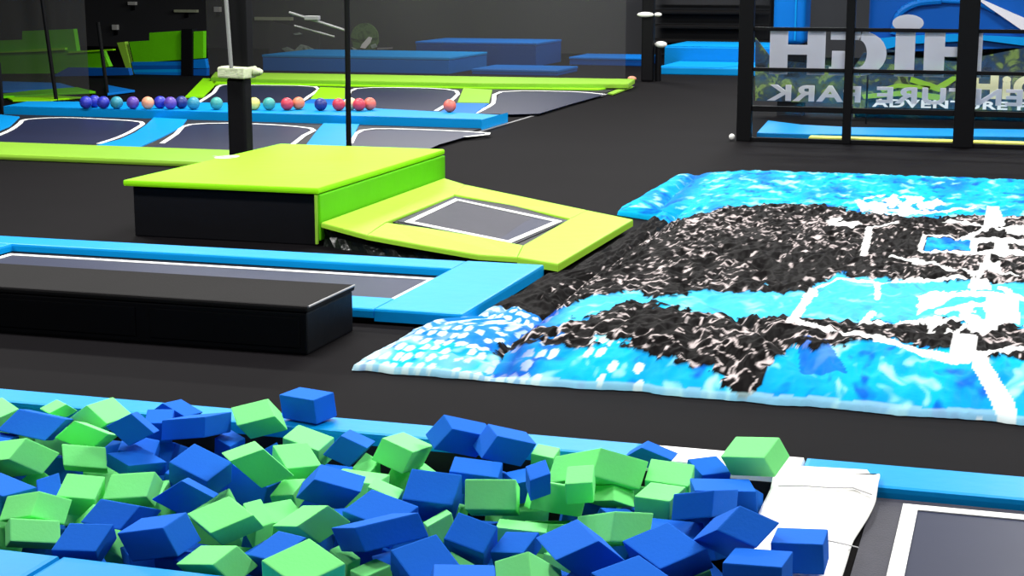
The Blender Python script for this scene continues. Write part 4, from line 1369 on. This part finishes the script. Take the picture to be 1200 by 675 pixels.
# mirrored G : bowl on the right, bar on the left
def arc(cx, cz, rx, rz, a0, a1, n=12): return [(cx + rx * math.cos(math.radians(a0 + (a1 - a0) * k / n)), cz + rz * math.sin(math.radians(a0 + (a1 - a0) * k / n))) for k in range(n + 1)]
gh = (lt - lb) / 2; gm = (lt + lb) / 2
oa, ia = arc(1010, gm, 29, gh, 90, -90), arc(1006, gm, 10, gh * .62, 90, -90)
strips([[oa[k], oa[k + 1], ia[k + 1], ia[k]] for k in range(12)] + [R4(973, 1008, lt - gh * .38, lt), R4(972, 1008, lb, lb + gh * .38), R4(975, 994, lb + gh * .38, zpx(60))])
def word(txt, px0, px1, ya, yb, Y, m, mirror, par, name='lettering', bold=.02, anchor_left=True):
    cu = bpy.data.curves.new('txt', 'FONT'); cu.body = txt; cu.extrude = .01; cu.offset = bold; cu.space_character = 1.12
    o = bpy.data.objects.new('txt', cu); COL.objects.link(o)
    dg = bpy.context.evaluated_depsgraph_get(); dg.update()
    me = bpy.data.meshes.new_from_object(o.evaluated_get(dg)); bpy.data.objects.remove(o)
    xs_ = [v.co.x for v in me.vertices]; zs_ = [v.co.y for v in me.vertices]
    X0, X1 = aty(px0, (ya + yb) / 2, Y).x, aty(px1, (ya + yb) / 2, Y).x; xm = (px0 + px1) / 2
    Z1, Z0 = aty(xm, ya, Y).z, aty(xm, yb, Y).z
    for v in me.vertices:
        u = (v.co.x - min(xs_)) / (max(xs_) - min(xs_)); w = (v.co.y - min(zs_)) / (max(zs_) - min(zs_))
        if mirror: u = 1 - u
        v.co = (X0 + (X1 - X0) * u, Y - v.co.z, Z0 + (Z1 - Z0) * w)
    me.materials.clear(); me.materials.append(M[m])
    q = bpy.data.objects.new(name, me); COL.objects.link(q)
    if par is not None:
        q.parent = par; q.matrix_parent_inverse = Matrix.Translation(-par.location)
    return q
word('ADVENTURE PARK', 899, 1302, 103, 122.5, LY + .006, 'letter', True, t, 'lettering', .03)
# ================================================================== BEHIND THE GLASS
pad('floor_mat', 'cyan blue mat with pointed left corner behind the glass partition', [Vector((v.x, max(v.y, 18.35), v.z)) for v in P([(879, 160), (900, 141), (940, 146), (1000, 149), (1200, 151.5), (1330, 154), (1330, 163), (1200, 160.2), (960, 157), (950, 160)], .06)], .05, 'blue', 'mat', .01)
a = at(948, 166.5, .07)
pad('mat_edging', 'yellow edged low kerb at the foot of the glass partition', [(xpx(950), 18.12, .05), (2.6, 18.12, .05), (2.6, 18.32, .05), (xpx(950), 18.32, .05)], .05, 'yellow', 'kerb', .008)
t = empty('inflatable_wall', (-2.5, 21.5, 0)); tag(t, 'tall mid blue inflatable column behind the first glass pane', 'inflatable')
def xat(px, Y, py=60): return aty(px, py, Y).x
bm = NB(); zc_ = aty(920, 52, 21).z; hexa(bm, [(xat(905, 21), 21, zc_), (xat(942, 21), 21, zc_), (xat(942, 21), 21.6, zc_), (xat(905, 21), 21.6, zc_), (xat(904, 21), 21, 2.4), (xat(943, 21), 21, 2.4), (xat(943, 21), 21.6, 2.4), (xat(904, 21), 21.6, 2.4)], .08, 4)
obj('body', bm, M['blue2'], t, smooth=True)
obj('support', box(NB(), xat(908, 21), xat(939, 21), 21.35, 21.58, 0, zc_ + .05), M['pit'], t)
obj('seam', tube(NB(), (xat(930, 20.9), 20.99, zc_ + .05), (xat(930, 20.9), 20.99, 2.3), .012), M['blue'], t)
t = empty('inflatable_wall', (-.9, 22, 0)); tag(t, 'broad royal blue inflatable wall behind the middle glass panes', 'inflatable')
bm = box(NB(), xat(1016, 22), xat(1330, 22), 22, 22.9, zp if (zp := aty(1100, 92, 22).z) and False else .62, 2.6, .12, 4)
obj('body', bm, M['royal'], t, smooth=True)
obj('support', box(NB(), xat(1030, 22), xat(1320, 22), 22.2, 22.8, 0, .63, .02), M['pit'], t)
for (q, r) in (([(1046, 40), (1052, 16), (1072, 4), (1100, 1)], .05), ([(1100, 1), (1140, 4), (1164, 14)], .03)):
    bm = NB(); pth = smoothpath([(xat(x, 21.96), 21.97, aty(x, y, 21.96).z) for x, y in q], 5)
    for p_, n_ in zip(pth, pth[1:]): tube(bm, p_, n_, r, 8)
    obj('arch_piping', bm, M['blue2'], t)
bm = NB(); hexa(bm, [(xat(1146, 21.9), 21.9, aty(1146, 2, 21.9).z), (xat(1200, 21.9), 21.9, aty(1200, 38, 21.9).z), (xat(1200, 21.9), 22.0, aty(1200, 38, 21.9).z), (xat(1146, 21.9), 22.0, aty(1146, 2, 21.9).z),
                    (xat(1140, 21.9), 21.9, aty(1140, -4, 21.9).z), (xat(1200, 21.9), 21.9, aty(1200, 22, 21.9).z), (xat(1200, 21.9), 22.0, aty(1200, 22, 21.9).z), (xat(1140, 21.9), 22.0, aty(1140, -4, 21.9).z)])
obj('white_stripe', bm, M['letter'], t)
cy_ = [(1016, 88), (1040, 66), (1120, 62), (1330, 60), (1330, 84), (1180, 80), (1120, 78)]
obj('cyan_band', wallpanel(NB(), [(1020, 46), (1060, 42), (1118, 40), (1250, 46), (1250, 60), (1150, 47), (1060, 52), (1030, 60)], 21.93, .06), M['blue'], t)
t = empty('mural_panel', (-.8, 21.3, 0)); tag(t, 'jungle patterned printed panel low behind the glass partition', 'panel')
mz0, mz1 = aty(1050, 141, 21.2).z, aty(1050, 58, 21.2).z
bm = wallpanel(NB(), [(885, 44), (905, 70), (1000, 80), (1012, 62), (1040, 58), (1120, 72), (1200, 56), (1330, 60), (1330, 148), (1000, 140), (1000, 122), (885, 118)], 21.3, .05)
bmesh.ops.triangulate(bm, faces=[f for f in bm.faces if len(f.verts) > 4])
obj('print', bm, M['jungle'], t)
obj('foot', box(NB(), xat(1005, 21.35), xat(1330, 21.35), 21.30, 21.36, 0, .05), M['steel'], t)
for q in ([(1012, 116), (1060, 112), (1100, 118), (1108, 112), (1060, 106), (1010, 111)], [(1068, 90), (1098, 100), (1122, 86), (1126, 90), (1100, 108), (1066, 96)], [(1030, 104), (1052, 98), (1090, 101), (1090, 105), (1052, 103), (1034, 108)]):
    obj('leaf_streak', wallpanel(NB(), q, 21.26, .03), M['olive'], t)
t = empty('sign_board', (.3, 20.2, .5)); tag(t, 'white lettered sign readable through the right glass panes', 'sign')
word('HiGH', 1137, 1262, 88, 117, 20.4, 'letter2', False, t, 'lettering', .05)
word('ADVENTURE PARK', 1022, 1262, 118.5, 128, 20.4, 'white', False, t, 'lettering', .03)
for z in (88.5, 128): obj('mounting_rail', tube(NB(), (xat(1015, 20.45), 20.44, aty(1100, z, 20.44).z), (xat(1270, 20.45), 20.44, aty(1100, z, 20.44).z), .006), M['steel'], t)
for px in (1018, 1267): obj('upright', tube(NB(), (xat(px, 20.45), 20.46, 0), (xat(px, 20.45), 20.46, aty(px, 88, 20.45).z), .012), M['steel'], t)
# dark beams seen at the top between post and partition
for k, (y, Yb) in enumerate(((40, 35.2),)):
    a, b = aty(780, y, Yb), aty(868, y, Yb)
    t = empty('storage_shelf', ((a.x + b.x) / 2, 35.3, 0)); tag(t, 'dark shelving unit above the blue soft steps', 'shelf')
    for z in (.35, .66, .97, 1.28): obj('shelf_board', box(NB(), a.x - .4, b.x + .6, 35.2, 35.7, z, z + .03), M['boxtop'], t)  # boards in a dark charcoal material
    for x in (a.x - .42, b.x + .6): obj('side_panel', box(NB(), x, x + .03, 35.2, 35.7, 0, 1.6), M['steel'], t)
# ================================================================== LIGHT: rows of ceiling lamps
k = 0
for ly in LY_ROWS:
    for lx in LX_ROWS:
        ld = bpy.data.lights.new('ceiling_lamp', 'AREA'); ld.shape = 'RECTANGLE'; ld.size = 2.4; ld.size_y = .7; ld.energy = LE; ld.color = (1, .985, .95)
        lo = bpy.data.objects.new('ceiling_lamp', ld); COL.objects.link(lo); lo.location = (lx, ly, ZC - .06)
        if ly < 4: ld.energy = LE * .30
W = bpy.data.worlds.new('world'); S.world = W; W.use_nodes = True
W.node_tree.nodes['Background'].inputs[0].default_value = (.8, .9, 1, 1); W.node_tree.nodes['Background'].inputs[1].default_value = .05
S.view_settings.view_transform = 'Standard'; S.view_settings.look = 'None'; S.view_settings.exposure = EXPO; S.view_settings.gamma = 1
S.view_settings.use_curve_mapping = False
